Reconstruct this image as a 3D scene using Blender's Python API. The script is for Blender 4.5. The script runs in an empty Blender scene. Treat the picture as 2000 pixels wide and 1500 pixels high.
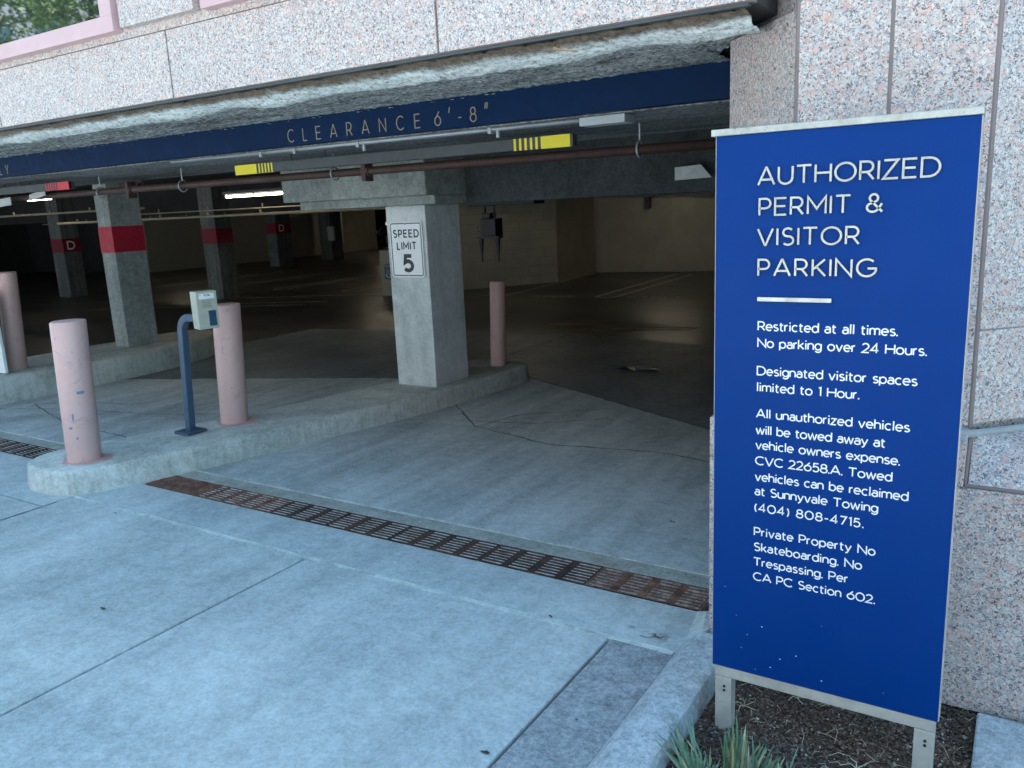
import bpy, bmesh, math, random
from mathutils import Vector, Matrix, noise
R = math.radians
sc = bpy.context.scene
col = sc.collection

# ------------------------------------------------------------------ camera, sky, sun, exposure
cam = bpy.data.cameras.new('camera'); cob = bpy.data.objects.new('camera', cam); col.objects.link(cob)
cam.sensor_width = 36.0; cam.lens = 28.85; cam.clip_start = 0.05; cam.clip_end = 600
rt = Vector((0.84674485, 0.53005644, -0.04542401)); up = Vector((-0.0757981, 0.20471432, 0.97588252)); fw = Vector((-0.52657176, 0.82288044, -0.21351807))
m3 = Matrix((rt, up, -fw)).transposed()
cob.matrix_world = Matrix.Translation((0, 0, 1.78)) @ m3.to_4x4()
sc.camera = cob

SUN_EL, SUN_AZ = 60.0, 12.0        # the sun stands behind the building: the whole entrance lies in open shade
w = bpy.data.worlds.new('World'); sc.world = w; w.use_nodes = True
nt = w.node_tree; nt.nodes.clear()
wo = nt.nodes.new('ShaderNodeOutputWorld'); bg = nt.nodes.new('ShaderNodeBackground'); sk = nt.nodes.new('ShaderNodeTexSky')
sk.sky_type = 'NISHITA'; sk.sun_disc = False; sk.sun_elevation = R(SUN_EL); sk.sun_rotation = R(SUN_AZ)
sk.air_density = 1.0; sk.dust_density = 1.6; sk.ozone_density = 0.6
tint = nt.nodes.new('ShaderNodeMix'); tint.data_type = 'RGBA'; tint.blend_type = 'MULTIPLY'; tint.inputs[0].default_value = 1.0; tint.inputs[7].default_value = (0.68, 1.06, 1.07, 1)
nt.links.new(sk.outputs[0], tint.inputs[6]); nt.links.new(tint.outputs[2], bg.inputs[0]); nt.links.new(bg.outputs[0], wo.inputs[0]); bg.inputs[1].default_value = 0.15
sun = bpy.data.lights.new('sun', 'SUN'); so = bpy.data.objects.new('sun', sun); col.objects.link(so)
sun.energy = 5.0; sun.angle = R(0.5); sun.color = (1.0, 0.96, 0.90)
d = Vector((math.sin(R(SUN_AZ)) * math.cos(R(SUN_EL)), math.cos(R(SUN_AZ)) * math.cos(R(SUN_EL)), math.sin(R(SUN_EL))))
so.rotation_euler = d.to_track_quat('Z', 'Y').to_euler()
sc.view_settings.view_transform = 'Standard'; sc.view_settings.look = 'None'
sc.view_settings.exposure = 1.95; sc.view_settings.gamma = 1.0; sc.view_settings.use_curve_mapping = False
sc.render.engine = 'CYCLES'
sc.cycles.max_bounces = 7; sc.cycles.diffuse_bounces = 4; sc.cycles.glossy_bounces = 3; sc.cycles.use_denoising = True
sc.cycles.sample_clamp_indirect = 6.0; sc.cycles.caustics_reflective = False; sc.cycles.caustics_refractive = False

# ------------------------------------------------------------------ materials
def newmat(name):
    m = bpy.data.materials.new(name); m.use_nodes = True
    n = m.node_tree; b = n.nodes['Principled BSDF']; return m, n, b
def N(n, t, **k):
    x = n.nodes.new('ShaderNode' + t)
    for a, v in k.items():
        if hasattr(x, a): setattr(x, a, v)
        else: x.inputs[a.replace('_', ' ')].default_value = v
    return x
def pos(n, scale=(1, 1, 1), rot=(0, 0, 0)):
    g = N(n, 'NewGeometry'); mp = N(n, 'Mapping'); mp.inputs['Scale'].default_value = scale; mp.inputs['Rotation'].default_value = rot
    n.links.new(g.outputs['Position'], mp.inputs['Vector']); return mp.outputs[0]
def noise_t(n, vec, scale, detail=6, rough=0.6, dist=0.0):
    t = N(n, 'TexNoise'); t.inputs['Scale'].default_value = scale; t.inputs['Detail'].default_value = detail
    t.inputs['Roughness'].default_value = rough; t.inputs['Distortion'].default_value = dist
    n.links.new(vec, t.inputs['Vector']); return t.outputs['Fac']
def ramp(n, fac, stops, interp='LINEAR'):
    r = N(n, 'ValToRGB'); r.color_ramp.interpolation = interp
    el = r.color_ramp.elements
    el[0].position, el[0].color = stops[0][0], (*stops[0][1], 1) if len(stops[0][1]) == 3 else stops[0][1]
    el[1].position, el[1].color = stops[-1][0], (*stops[-1][1], 1)
    for p, c in stops[1:-1]:
        e = el.new(p); e.color = (*c, 1)
    n.links.new(fac, r.inputs[0]); return r.outputs[0]
def g3(v): return (v, v, v)
def mix(n, fac, a, b, mode='MIX'):
    x = N(n, 'Mix', data_type='RGBA', blend_type=mode)
    for s, v in ((0, fac), (6, a), (7, b)):
        if isinstance(v, (int, float)): x.inputs[s].default_value = v
        elif isinstance(v, tuple): x.inputs[s].default_value = (*v, 1)
        else: n.links.new(v, x.inputs[s])
    return x.outputs[2]
def bump(n, b, h, strength, dist=0.01, prev=None):
    x = N(n, 'Bump'); x.inputs['Strength'].default_value = strength; x.inputs['Distance'].default_value = dist
    n.links.new(h, x.inputs['Height'])
    if prev: n.links.new(prev, x.inputs['Normal'])
    n.links.new(x.outputs[0], b.inputs['Normal']); return x.outputs[0]

def concrete(name, c0, c1, rough=0.85, big=1.1, stain=(0.2, 0.2, 0.19), stain_amt=0.5, streak=None, samt=0.8, grain=0.10, spec=0.3, bumpd=0.0015):
    m, n, b = newmat(name); p = pos(n)
    f = noise_t(n, p, big, 7, 0.62, 0.4)
    c = ramp(n, f, [(0.33, c0), (0.66, c1)])
    s = ramp(n, noise_t(n, p, big * 0.45, 8, 0.7, 1.2), [(0.52, g3(0)), (0.75, g3(1))])
    sm = N(n, 'Math', operation='MULTIPLY'); n.links.new(s, sm.inputs[0]); sm.inputs[1].default_value = stain_amt
    c = mix(n, sm.outputs[0], c, stain)
    fi = noise_t(n, p, 170, 3, 0.7)
    c = mix(n, grain * 4, c, ramp(n, fi, [(0.3, g3(0.42)), (0.7, g3(0.95))]), 'SOFT_LIGHT')
    md = noise_t(n, p, 14, 6, 0.7)
    c = mix(n, grain * 4.5, c, ramp(n, md, [(0.32, g3(0.22)), (0.68, g3(0.9))]), 'SOFT_LIGHT')
    c = mix(n, grain * 4.0, c, ramp(n, noise_t(n, p, 48, 5, 0.85), [(0.40, g3(0.2)), (0.58, g3(0.82))]), 'SOFT_LIGHT')
    sp = ramp(n, noise_t(n, p, 60, 2, 0.5), [(0.70, g3(0)), (0.76, g3(1))])
    c = mix(n, sp, c, (0.11, 0.105, 0.1)) if grain > 0.12 else c
    if streak:
        st = noise_t(n, pos(n, streak), 1.0, 6, 0.65, 0.3)
        c = mix(n, samt, c, ramp(n, st, [(0.3, g3(0.28)), (0.55, g3(0.62)), (0.75, g3(0.8))]), 'OVERLAY')
    oi = N(n, 'ObjectInfo'); c = mix(n, 0.5, c, ramp(n, oi.outputs['Random'], [(0, (0.43, 0.44, 0.42)), (0.5, (0.52, 0.50, 0.50)), (1, (0.55, 0.57, 0.58))]), 'SOFT_LIGHT')
    n.links.new(c, b.inputs['Base Color'])
    b.inputs['Roughness'].default_value = rough; b.inputs['Specular IOR Level'].default_value = spec
    bump(n, b, fi, 0.5, bumpd, bump(n, b, md, 0.5, bumpd * 2))
    return m

def granite(name, k=1.0, rough=0.35, pale=0.12):
    m, n, b = newmat(name)
    oi = N(n, 'ObjectInfo'); g = N(n, 'NewGeometry'); sv = N(n, 'VectorMath', operation='SCALE'); sv.inputs[3].default_value = 7.0
    cv = N(n, 'CombineXYZ'); n.links.new(oi.outputs['Random'], cv.inputs[0]); n.links.new(oi.outputs['Random'], cv.inputs[2]); n.links.new(cv.outputs[0], sv.inputs[0])
    ad = N(n, 'VectorMath', operation='ADD'); n.links.new(g.outputs['Position'], ad.inputs[0]); n.links.new(sv.outputs[0], ad.inputs[1])
    nz = N(n, 'TexNoise'); nz.inputs['Scale'].default_value = 75; nz.inputs['Detail'].default_value = 4; n.links.new(ad.outputs[0], nz.inputs['Vector'])
    sb = N(n, 'VectorMath', operation='SUBTRACT'); sb.inputs[1].default_value = (0.5, 0.5, 0.5); n.links.new(nz.outputs['Color'], sb.inputs[0])
    s2 = N(n, 'VectorMath', operation='SCALE'); s2.inputs[3].default_value = 0.030; n.links.new(sb.outputs[0], s2.inputs[0])
    a2 = N(n, 'VectorMath', operation='ADD'); n.links.new(ad.outputs[0], a2.inputs[0]); n.links.new(s2.outputs[0], a2.inputs[1]); p = a2.outputs[0]
    def vor(sc_):
        v = N(n, 'TexVoronoi', feature='F1'); v.inputs['Scale'].default_value = sc_; n.links.new(p, v.inputs['Vector'])
        s = N(n, 'SeparateColor'); n.links.new(v.outputs['Color'], s.inputs[0]); return s.outputs[0], s.outputs[1]
    a, a_ = vor(58 * k); c_, d_ = vor(125 * k)
    body = ramp(n, a, [(0.0, (0.60, 0.33, 0.26)), (0.26, (0.70, 0.45, 0.37)), (0.46, (0.62, 0.49, 0.44)), (0.60, (0.60, 0.58, 0.55)), (0.82, (0.40, 0.39, 0.39)), (0.93, (0.70, 0.67, 0.62))], 'CONSTANT')
    fine = ramp(n, c_, [(0.0, (0.035, 0.035, 0.04)), (0.15, (0.19, 0.20, 0.22)), (0.31, (0.50, 0.51, 0.52)), (0.50, (0.72, 0.68, 0.62)), (0.68, (0.66, 0.42, 0.34)), (0.82, (0.36, 0.37, 0.39))], 'CONSTANT')
    c = mix(n, ramp(n, a_, [(0.0, g3(0.85)), (0.42, g3(0.25)), (0.62, g3(0.85))], 'CONSTANT'), body, fine)
    big = noise_t(n, ad.outputs[0], 1.3, 5, 0.6)
    c = mix(n, 0.45, c, ramp(n, big, [(0.3, (0.38, 0.39, 0.43)), (0.7, (0.66, 0.58, 0.54))]), 'SOFT_LIGHT')
    c = mix(n, pale, c, (0.80, 0.735, 0.73))
    n.links.new(c, b.inputs['Base Color'])
    b.inputs['Roughness'].default_value = rough
    r_ = ramp(n, c_, [(0, g3(rough - 0.1)), (1, g3(rough + 0.18))]); n.links.new(r_, b.inputs['Roughness'])
    bump(n, b, nz.outputs['Fac'], 0.12, 0.002)
    return m

def paint(name, c, rough=0.45, var=0.12, bumps=0.1, chips=None, spec=0.5, metal=0.0, scale=6.0, grime=0.0):
    m, n, b = newmat(name); p = pos(n)
    f = noise_t(n, p, scale, 6, 0.65)
    lo = tuple(x * (1 - var) for x in c); hi = tuple(min(1, x * (1 + var)) for x in c)
    cc = ramp(n, f, [(0.3, lo), (0.7, hi)])
    if grime:
        cc = mix(n, ramp(n, noise_t(n, p, scale * 2.2, 8, 0.75, 0.8), [(0.55, g3(0)), (0.8, g3(grime))]), cc, (0.12, 0.10, 0.085))
    if chips:
        cc = mix(n, ramp(n, noise_t(n, p, 23, 5, 0.6, 0.5), [(0.70, g3(0)), (0.72, g3(1))]), cc, chips)
    n.links.new(cc, b.inputs['Base Color'])
    n.links.new(ramp(n, noise_t(n, p, scale * 3, 4), [(0.3, g3(max(0.02, rough - 0.08))), (0.7, g3(rough + 0.1))]), b.inputs['Roughness'])
    b.inputs['Metallic'].default_value = metal; b.inputs['Specular IOR Level'].default_value = spec
    bump(n, b, noise_t(n, p, 120, 3), bumps, 0.001)
    return m

M = {}
M['slab'] = concrete('driveway_concrete', (0.32, 0.36, 0.365), (0.47, 0.50, 0.49), big=0.9, stain=(0.24, 0.265, 0.27), stain_amt=0.7, grain=0.1, streak=(3.2, 0.6, 1), samt=0.3)
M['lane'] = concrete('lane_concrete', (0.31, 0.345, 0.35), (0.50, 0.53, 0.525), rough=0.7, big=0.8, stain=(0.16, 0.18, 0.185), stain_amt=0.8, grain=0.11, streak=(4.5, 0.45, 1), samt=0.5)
M['band'] = concrete('band_concrete', (0.25, 0.26, 0.235), (0.37, 0.37, 0.33), big=2.4, stain=(0.22, 0.17, 0.10), stain_amt=0.5, grain=0.12)
M['dark_slab'] = concrete('gutter_concrete', (0.21, 0.225, 0.24), (0.27, 0.285, 0.30), big=2.0, stain=(0.16, 0.16, 0.17), stain_amt=0.3, grain=0.16)
M['curb'] = concrete('curb_concrete', (0.40, 0.415, 0.385), (0.60, 0.61, 0.565), big=2.6, stain=(0.25, 0.24, 0.20), stain_amt=0.7, grain=0.10, streak=(30, 30, 2.5), samt=0.35, bumpd=0.003)
M['curb_grey'] = concrete('grey_curb_concrete', (0.31, 0.33, 0.35), (0.40, 0.42, 0.44), big=2.0, stain=(0.22, 0.22, 0.22), stain_amt=0.3, grain=0.16)
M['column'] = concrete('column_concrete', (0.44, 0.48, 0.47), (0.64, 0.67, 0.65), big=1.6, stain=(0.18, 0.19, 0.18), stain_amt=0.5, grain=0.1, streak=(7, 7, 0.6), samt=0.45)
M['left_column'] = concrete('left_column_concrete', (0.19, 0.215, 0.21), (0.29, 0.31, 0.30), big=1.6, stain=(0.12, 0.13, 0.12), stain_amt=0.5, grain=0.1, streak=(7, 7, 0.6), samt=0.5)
M['dark_column'] = concrete('shade_toned_column_concrete', (0.07, 0.08, 0.078), (0.12, 0.13, 0.125), big=1.6, stain=(0.05, 0.05, 0.05), stain_amt=0.6, grain=0.1, streak=(9, 9, 0.7))  # darker copy of the column concrete, shade of the unlit far columns painted in
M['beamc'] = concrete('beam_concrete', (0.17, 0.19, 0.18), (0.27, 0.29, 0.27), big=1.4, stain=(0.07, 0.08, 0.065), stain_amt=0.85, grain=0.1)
M['lane_dark'] = concrete('shade_toned_lane_concrete', (0.085, 0.105, 0.122), (0.18, 0.205, 0.22), rough=0.5, big=0.7, stain=(0.07, 0.08, 0.09), stain_amt=0.85, grain=0.1, streak=(3.0, 1.2, 1), samt=0.4)  # darker copy of the lane tone, painted for light falling off inside
M['girder'] = concrete('girder_concrete', (0.018, 0.021, 0.024), (0.040, 0.045, 0.048), big=1.2, stain=(0.012, 0.012, 0.014), stain_amt=0.8, grain=0.1)  # near-black tone stands in for the deep shade under the ceiling
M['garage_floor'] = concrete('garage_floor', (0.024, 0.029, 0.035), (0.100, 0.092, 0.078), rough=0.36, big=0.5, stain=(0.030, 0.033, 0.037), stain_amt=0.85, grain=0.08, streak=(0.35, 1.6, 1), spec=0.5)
M['pit'] = concrete('sediment', (0.32, 0.27, 0.24), (0.52, 0.46, 0.42), big=14, stain=(0.16, 0.11, 0.09), stain_amt=0.7, grain=0.2)
M['joint'] = concrete('joint_filler', (0.42, 0.46, 0.44), (0.70, 0.75, 0.70), big=8, stain=(0.2, 0.2, 0.19), stain_amt=0.7)
M['joint_dark'] = concrete('joint_dark', (0.07, 0.07, 0.07), (0.14, 0.14, 0.135), big=8)
M['crack_fill'] = concrete('crack_fill', (0.10, 0.11, 0.11), (0.19, 0.20, 0.20), big=8)
M['pale_pavement'] = concrete('pale_pavement', (0.34, 0.345, 0.34), (0.42, 0.42, 0.41), big=0.7, stain=(0.28, 0.28, 0.27), grain=0.14)  # pale ground tone, raised so the sunlit street bounces light onto the soffit
M['granite'] = granite('pink_granite', 1.55, 0.36, 0.06)
M['granite_facade'] = granite('pink_granite_facade', 1.45, 0.42, 0.10)
M['sealant'] = paint('sealant', (0.24, 0.19, 0.18), 0.7, 0.1)
M['mortar'] = paint('mortar', (0.36, 0.37, 0.37), 0.85, 0.15, 0.3)
M['frame'] = paint('pink_frame', (0.62, 0.41, 0.42), 0.45, 0.05)
M['bollard'] = paint('pink_bollard_paint', (0.64, 0.40, 0.37), 0.42, 0.07, 0.15, grime=0.55, scale=3.5)
M['chip'] = paint('exposed_steel_chip', (0.16, 0.24, 0.31), 0.6, 0.3)
M['blue_sign'] = paint('blue_sign_enamel', (0.000, 0.036, 0.196), 0.42, 0.04, 0.02, spec=0.10, scale=2.0)
M['blue_beam'] = paint('blue_beam_paint', (0.001, 0.017, 0.062), 0.6, 0.15, 0.15, spec=0.12)
M['gold'] = paint('beam_lettering', (0.27, 0.23, 0.15), 0.5, 0.08)
M['alu'] = paint('brushed_aluminium', (0.42, 0.43, 0.40), 0.34, 0.22, 0.1, metal=0.75, scale=25, grime=0.3)
M['alu_dull'] = paint('dull_aluminium_frame', (0.50, 0.48, 0.43), 0.55, 0.18, 0.2, metal=0.25, scale=12, grime=0.45)
M['white_text'] = paint('white_vinyl', (0.85, 0.85, 0.83), 0.5, 0.02, 0.0)
M['sign_white'] = paint('white_reflective', (0.86, 0.88, 0.88), 0.45, 0.04, 0.03)
M['black'] = paint('black_print', (0.015, 0.017, 0.025), 0.5, 0.1, 0.0)
M['yellow'] = paint('yellow_tape', (0.82, 0.68, 0.02), 0.5, 0.04, 0.05)
M['red'] = paint('red_tape', (0.62, 0.03, 0.05), 0.5, 0.08, 0.05)
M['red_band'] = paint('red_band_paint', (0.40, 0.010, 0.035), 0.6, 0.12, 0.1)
M['red_band_dim'] = paint('shade_toned_red_band', (0.20, 0.006, 0.022), 0.7, 0.15, 0.1)  # same red band, darkened to paint in the shade deeper inside
M['bar'] = paint('grey_bar', (0.055, 0.062, 0.065), 0.6, 0.15, 0.1)
M['conduit'] = paint('galvanised_conduit', (0.34, 0.37, 0.39), 0.4, 0.12, 0.1, metal=0.4)
M['jbox'] = paint('junction_box', (0.40, 0.44, 0.45), 0.5, 0.1)
M['pipe'] = paint('rust_pipe', (0.055, 0.026, 0.020), 0.65, 0.3, 0.4, grime=0.4)
M['warm_pipe'] = paint('pale_pipe', (0.34, 0.29, 0.20), 0.5, 0.2, 0.1)
M['rust'] = concrete('rusted_iron', (0.085, 0.038, 0.026), (0.19, 0.095, 0.065), big=16, stain=(0.05, 0.03, 0.025), stain_amt=0.7, grain=0.16)
M['clog'] = concrete('rusty_grit', (0.10, 0.055, 0.042), (0.36, 0.30, 0.26), big=22, stain=(0.12, 0.06, 0.045), stain_amt=0.8, grain=0.2)
M['rust_dark'] = concrete('dark_iron', (0.030, 0.022, 0.020), (0.095, 0.050, 0.036), big=5, stain=(0.02, 0.018, 0.018), stain_amt=0.8, grain=0.10)
M['blue_post'] = paint('blue_post_paint', (0.055, 0.095, 0.15), 0.5, 0.18, 0.2, chips=(0.25, 0.33, 0.42), scale=9)
M['box'] = paint('cream_box', (0.46, 0.47, 0.40), 0.5, 0.1, 0.1, grime=0.3)
M['keypad'] = paint('keypad_blue', (0.025, 0.07, 0.12), 0.35, 0.2)
M['cream_wall'] = paint('cream_block', (0.36, 0.34, 0.27), 0.8, 0.10, 0.3, scale=2.0)
M['cream_gap'] = paint('block_joint', (0.22, 0.18, 0.13), 0.9)
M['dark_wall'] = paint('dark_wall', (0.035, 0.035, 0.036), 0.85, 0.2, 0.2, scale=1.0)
M['plate'] = paint('pale_plate', (0.42, 0.44, 0.43), 0.5, 0.08)
M['device'] = paint('dark_device', (0.02, 0.022, 0.025), 0.5, 0.2)
M['line'] = paint('line_paint', (0.50, 0.48, 0.42), 0.7, 0.25, 0.2)
M['film'] = paint('plastic_film', (0.16, 0.18, 0.18), 0.35, 0.3)
M['wood'] = paint('broken_wood', (0.42, 0.28, 0.18), 0.8, 0.3, 0.3)
M['carblack'] = paint('dark_car_paint', (0.012, 0.013, 0.018), 0.2, 0.1, 0.0)
M['bark'] = paint('bark', (0.10, 0.075, 0.055), 0.9, 0.4, 0.5)
M['leaf_dead'] = paint('dead_leaf', (0.05, 0.04, 0.03), 0.8, 0.5)
M['slate'] = paint('pale_cladding', (0.30, 0.31, 0.34), 0.6, 0.08, scale=0.5)
def leafmat(name, a, b_):
    m, n, b = newmat(name); oi = N(n, 'ObjectInfo')
    f = noise_t(n, pos(n), 3.0 if 'tree' in name else 30, 3)
    n.links.new(ramp(n, f, [(0.3, a), (0.7, b_)]), b.inputs['Base Color']); b.inputs['Roughness'].default_value = 0.5
    return m
M['tree_leaf'] = leafmat('tree_leaf', (0.045, 0.10, 0.02), (0.14, 0.22, 0.05))
M['blade'] = leafmat('blade_green', (0.085, 0.17, 0.10), (0.19, 0.30, 0.20))
M['blade_pale'] = leafmat('blade_pale', (0.34, 0.36, 0.16), (0.46, 0.40, 0.24))
M['straw'] = leafmat('straw', (0.40, 0.32, 0.20), (0.62, 0.55, 0.42))
m, n, b = newmat('window_glass'); b.inputs['Base Color'].default_value = (0.015, 0.02, 0.022, 1); b.inputs['Roughness'].default_value = 0.02; b.inputs['Specular IOR Level'].default_value = 1.0; b.inputs['IOR'].default_value = 2.0; M['glass'] = m
def emit(name, c, s):
    m, n, b = newmat(name); b.inputs['Base Color'].default_value = (*c, 1); b.inputs['Emission Color'].default_value = (*c, 1); b.inputs['Emission Strength'].default_value = s; return m
M['tube'] = emit('fluorescent_tube', (1.0, 0.86, 0.64), 11.0)
# soffit: sprayed coating with a bleached strip and brown water stains near its outer edge
m, n, b = newmat('soffit_coating'); p = pos(n)
g = N(n, 'NewGeometry'); sx = N(n, 'SeparateXYZ'); n.links.new(g.outputs['Position'], sx.inputs[0])
wob = noise_t(n, pos(n, (1, 0.4, 1)), 2.4, 6, 0.7)
ya = N(n, 'Math', operation='MULTIPLY_ADD'); n.links.new(wob, ya.inputs[0]); ya.inputs[1].default_value = -0.15; n.links.new(sx.outputs[1], ya.inputs[2])
mr = N(n, 'MapRange'); n.links.new(ya.outputs[0], mr.inputs[0]); mr.inputs[1].default_value = 2.90; mr.inputs[2].default_value = 3.92
grain = noise_t(n, p, 42, 5, 0.85)
base = ramp(n, grain, [(0.40, (0.06, 0.06, 0.055)), (0.46, (0.34, 0.35, 0.33)), (0.54, (0.62, 0.63, 0.60)), (0.64, (0.84, 0.84, 0.80))])
blot = ramp(n, noise_t(n, pos(n, (1, 2.4, 1)), 2.2, 9, 0.78, 0.9), [(0.40, g3(0.30)), (0.50, g3(0.75)), (0.66, g3(1.0))])
base = mix(n, 1.0, base, blot, 'MULTIPLY')
strip = ramp(n, mr.outputs[0], [(0.0, g3(0)), (0.06, g3(0.1)), (0.10, g3(1)), (0.19, g3(1)), (0.25, g3(0.25)), (0.42, g3(0))])
sfac = N(n, 'Math', operation='MULTIPLY'); n.links.new(strip, sfac.inputs[0]); n.links.new(ramp(n, noise_t(n, p, 16, 6, 0.8), [(0.34, g3(0.0)), (0.47, g3(1))]), sfac.inputs[1])
c = mix(n, sfac.outputs[0], base, mix(n, ramp(n, grain, [(0.36, g3(0)), (0.52, g3(1))]), (0.34, 0.36, 0.33), (0.86, 0.90, 0.87)))
br = ramp(n, mr.outputs[0], [(0.0, g3(1)), (0.055, g3(0.9)), (0.10, g3(0)), (1, g3(0))])
c = mix(n, br, c, ramp(n, grain, [(0.35, (0.07, 0.05, 0.035)), (0.6, (0.20, 0.14, 0.09))]))
n.links.new(c, b.inputs['Base Color']); b.inputs['Roughness'].default_value = 0.95
bump(n, b, grain, 0.7, 0.004); M['soffit'] = m
m, n, b = newmat('sprayed_ceiling'); p = pos(n)
gr = noise_t(n, p, 45, 5, 0.85)
c = ramp(n, gr, [(0.38, (0.05, 0.052, 0.052)), (0.5, (0.24, 0.25, 0.25)), (0.64, (0.50, 0.51, 0.50))])
c = mix(n, 1.0, c, ramp(n, noise_t(n, pos(n, (0.5, 1.5, 1)), 1.6, 8, 0.75, 0.6), [(0.4, g3(0.45)), (0.55, g3(0.9))]), 'MULTIPLY')
n.links.new(c, b.inputs['Base Color']); b.inputs['Roughness'].default_value = 0.95; bump(n, b, gr, 0.7, 0.004); M['spray'] = m
# mulch
m, n, b = newmat('mulch'); p = pos(n)
v = N(n, 'TexVoronoi'); v.inputs['Scale'].default_value = 95; n.links.new(p, v.inputs['Vector'])
s = N(n, 'SeparateColor'); n.links.new(v.outputs['Color'], s.inputs[0])
c = ramp(n, s.outputs[0], [(0.0, (0.035, 0.022, 0.017)), (0.35, (0.075, 0.048, 0.036)), (0.65, (0.12, 0.082, 0.062)), (0.86, (0.19, 0.15, 0.12)), (0.97, (0.42, 0.38, 0.34))], 'CONSTANT')
c = mix(n, 0.7, c, ramp(n, noise_t(n, p, 5, 6, 0.7), [(0.35, g3(0.3)), (0.7, g3(0.85))]), 'OVERLAY')
n.links.new(c, b.inputs['Base Color']); b.inputs['Roughness'].default_value = 0.95; bump(n, b, s.outputs[0], 0.9, 0.006); M['mulch'] = m
def worn(name, c, lo=0.45, hi=0.6, amt=0.6, scale=(1.2, 7, 1)):
    m, n, b = newmat(name); b.inputs['Base Color'].default_value = (*c, 1); b.inputs['Roughness'].default_value = 0.7
    f = ramp(n, noise_t(n, pos(n, scale), 2.0, 7, 0.7), [(lo, g3(0)), (hi, g3(amt))]); n.links.new(f, b.inputs['Alpha']); return m
M['yellow_worn'] = worn('worn_yellow_paint', (0.42, 0.25, 0.04), 0.42, 0.66, 0.75)
M['line_worn'] = worn('worn_white_paint', (0.55, 0.53, 0.46), 0.30, 0.5, 0.9, (4, 4, 1))

# ------------------------------------------------------------------ mesh helpers
def tag(o, label=None, cat=None, group=None, kind=None):
    if label: o['label'] = label
    if cat: o['category'] = cat
    if group: o['group'] = group
    if kind: o['kind'] = kind
    return o
def empty(name, loc=(0, 0, 0), label=None, cat=None, group=None, kind=None):
    o = bpy.data.objects.new(name, None); o.location = loc; o.empty_display_size = 0.1; col.objects.link(o)
    return tag(o, label, cat, group, kind)
def link(name, me, m, parent=None, bevel=0.0, smooth=False):
    o = bpy.data.objects.new(name, me)
    if m is not None: me.materials.append(M[m] if isinstance(m, str) else m)
    col.objects.link(o)
    if parent is not None:
        o.parent = parent; o.matrix_parent_inverse = Matrix.Translation(-Vector(parent.location)) if parent.parent is None else Matrix.Identity(4)
    if smooth:
        for p in me.polygons: p.use_smooth = True
    if bevel:
        b = o.modifiers.new('bevel', 'BEVEL'); b.width = bevel; b.segments = 2; b.limit_method = 'ANGLE'; b.angle_limit = R(35)
    return o
class B:
    """collects shapes in world coordinates; .make links them as one mesh object"""
    def __init__(s): s.v = []; s.f = []
    def add(s, vs, fs):
        k = len(s.v); s.v += [tuple(v) for v in vs]; s.f += [tuple(i + k for i in f) for f in fs]; return s
    def box(s, x0, x1, y0, y1, z0, z1):
        return s.add([(x0, y0, z0), (x1, y0, z0), (x1, y1, z0), (x0, y1, z0), (x0, y0, z1), (x1, y0, z1), (x1, y1, z1), (x0, y1, z1)],
                     [(0, 3, 2, 1), (4, 5, 6, 7), (0, 1, 5, 4), (1, 2, 6, 5), (2, 3, 7, 6), (3, 0, 4, 7)])
    def prism(s, poly, z0, z1):
        n = len(poly); vs = [(x, y, z0) for x, y in poly] + [(x, y, z1) for x, y in poly]
        return s.add(vs, [tuple(range(n))[::-1], tuple(range(n, 2 * n))] + [(i, (i + 1) % n, n + (i + 1) % n, n + i) for i in range(n)])
    def obox(s, c, ax, ay, az, hx, hy, hz):
        c, ax, ay, az = Vector(c), Vector(ax), Vector(ay), Vector(az)
        vs = [c + ax * (hx * i) + ay * (hy * j) + az * (hz * k) for k in (-1, 1) for i, j in ((-1, -1), (1, -1), (1, 1), (-1, 1))]
        return s.add(vs, [(0, 3, 2, 1), (4, 5, 6, 7), (0, 1, 5, 4), (1, 2, 6, 5), (2, 3, 7, 6), (3, 0, 4, 7)])
    def tube(s, pts, r, n=12, caps=True, sq=False):
        pts = [Vector(p) for p in pts]; k = len(s.v); rs = r if isinstance(r, (list, tuple)) else [r] * len(pts)
        if sq: n = 4
        ref = None
        for i, p in enumerate(pts):
            t = (pts[min(i + 1, len(pts) - 1)] - pts[max(i - 1, 0)]).normalized()
            if ref is None: ref = Vector((0, 1, 0)) if abs(t.y) < 0.9 else Vector((1, 0, 0))
            u = t.cross(ref).normalized(); w_ = t.cross(u).normalized(); ref = w_.cross(t) if False else -w_ if False else ref
            for j in range(n):
                a = 2 * math.pi * (j + (0.5 if sq else 0)) / n
                s.v.append(tuple(p + (u * math.cos(a) + w_ * math.sin(a)) * rs[i]))
        for i in range(len(pts) - 1):
            for j in range(n): s.f.append((k + i * n + j, k + i * n + (j + 1) % n, k + (i + 1) * n + (j + 1) % n, k + (i + 1) * n + j))
        if caps:
            s.f.append(tuple(k + j for j in range(n))[::-1]); s.f.append(tuple(k + (len(pts) - 1) * n + j for j in range(n)))
        return s
    def mesh(s, name):
        me = bpy.data.meshes.new(name); me.from_pydata(s.v, [], s.f); me.update()
        bm = bmesh.new(); bm.from_mesh(me); bmesh.ops.recalc_face_normals(bm, faces=bm.faces); bm.to_mesh(me); bm.free(); return me
    def make(s, name, m, parent=None, bevel=0.0, smooth=False):
        o = link(name, s.mesh(name), m, parent, bevel, smooth)
        return o
def smooth_by_angle(o, a=40):
    for p in o.data.polygons: p.use_smooth = True
    try: o.data.set_sharp_from_angle(angle=R(a))
    except Exception: pass
    return o
def copy_tree(o, loc=None, parent=None):
    c = o.copy(); col.objects.link(c)
    if parent: c.parent = parent
    if loc is not None: c.location = loc
    for ch in o.children: copy_tree(ch, None, c)
    return c

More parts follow.
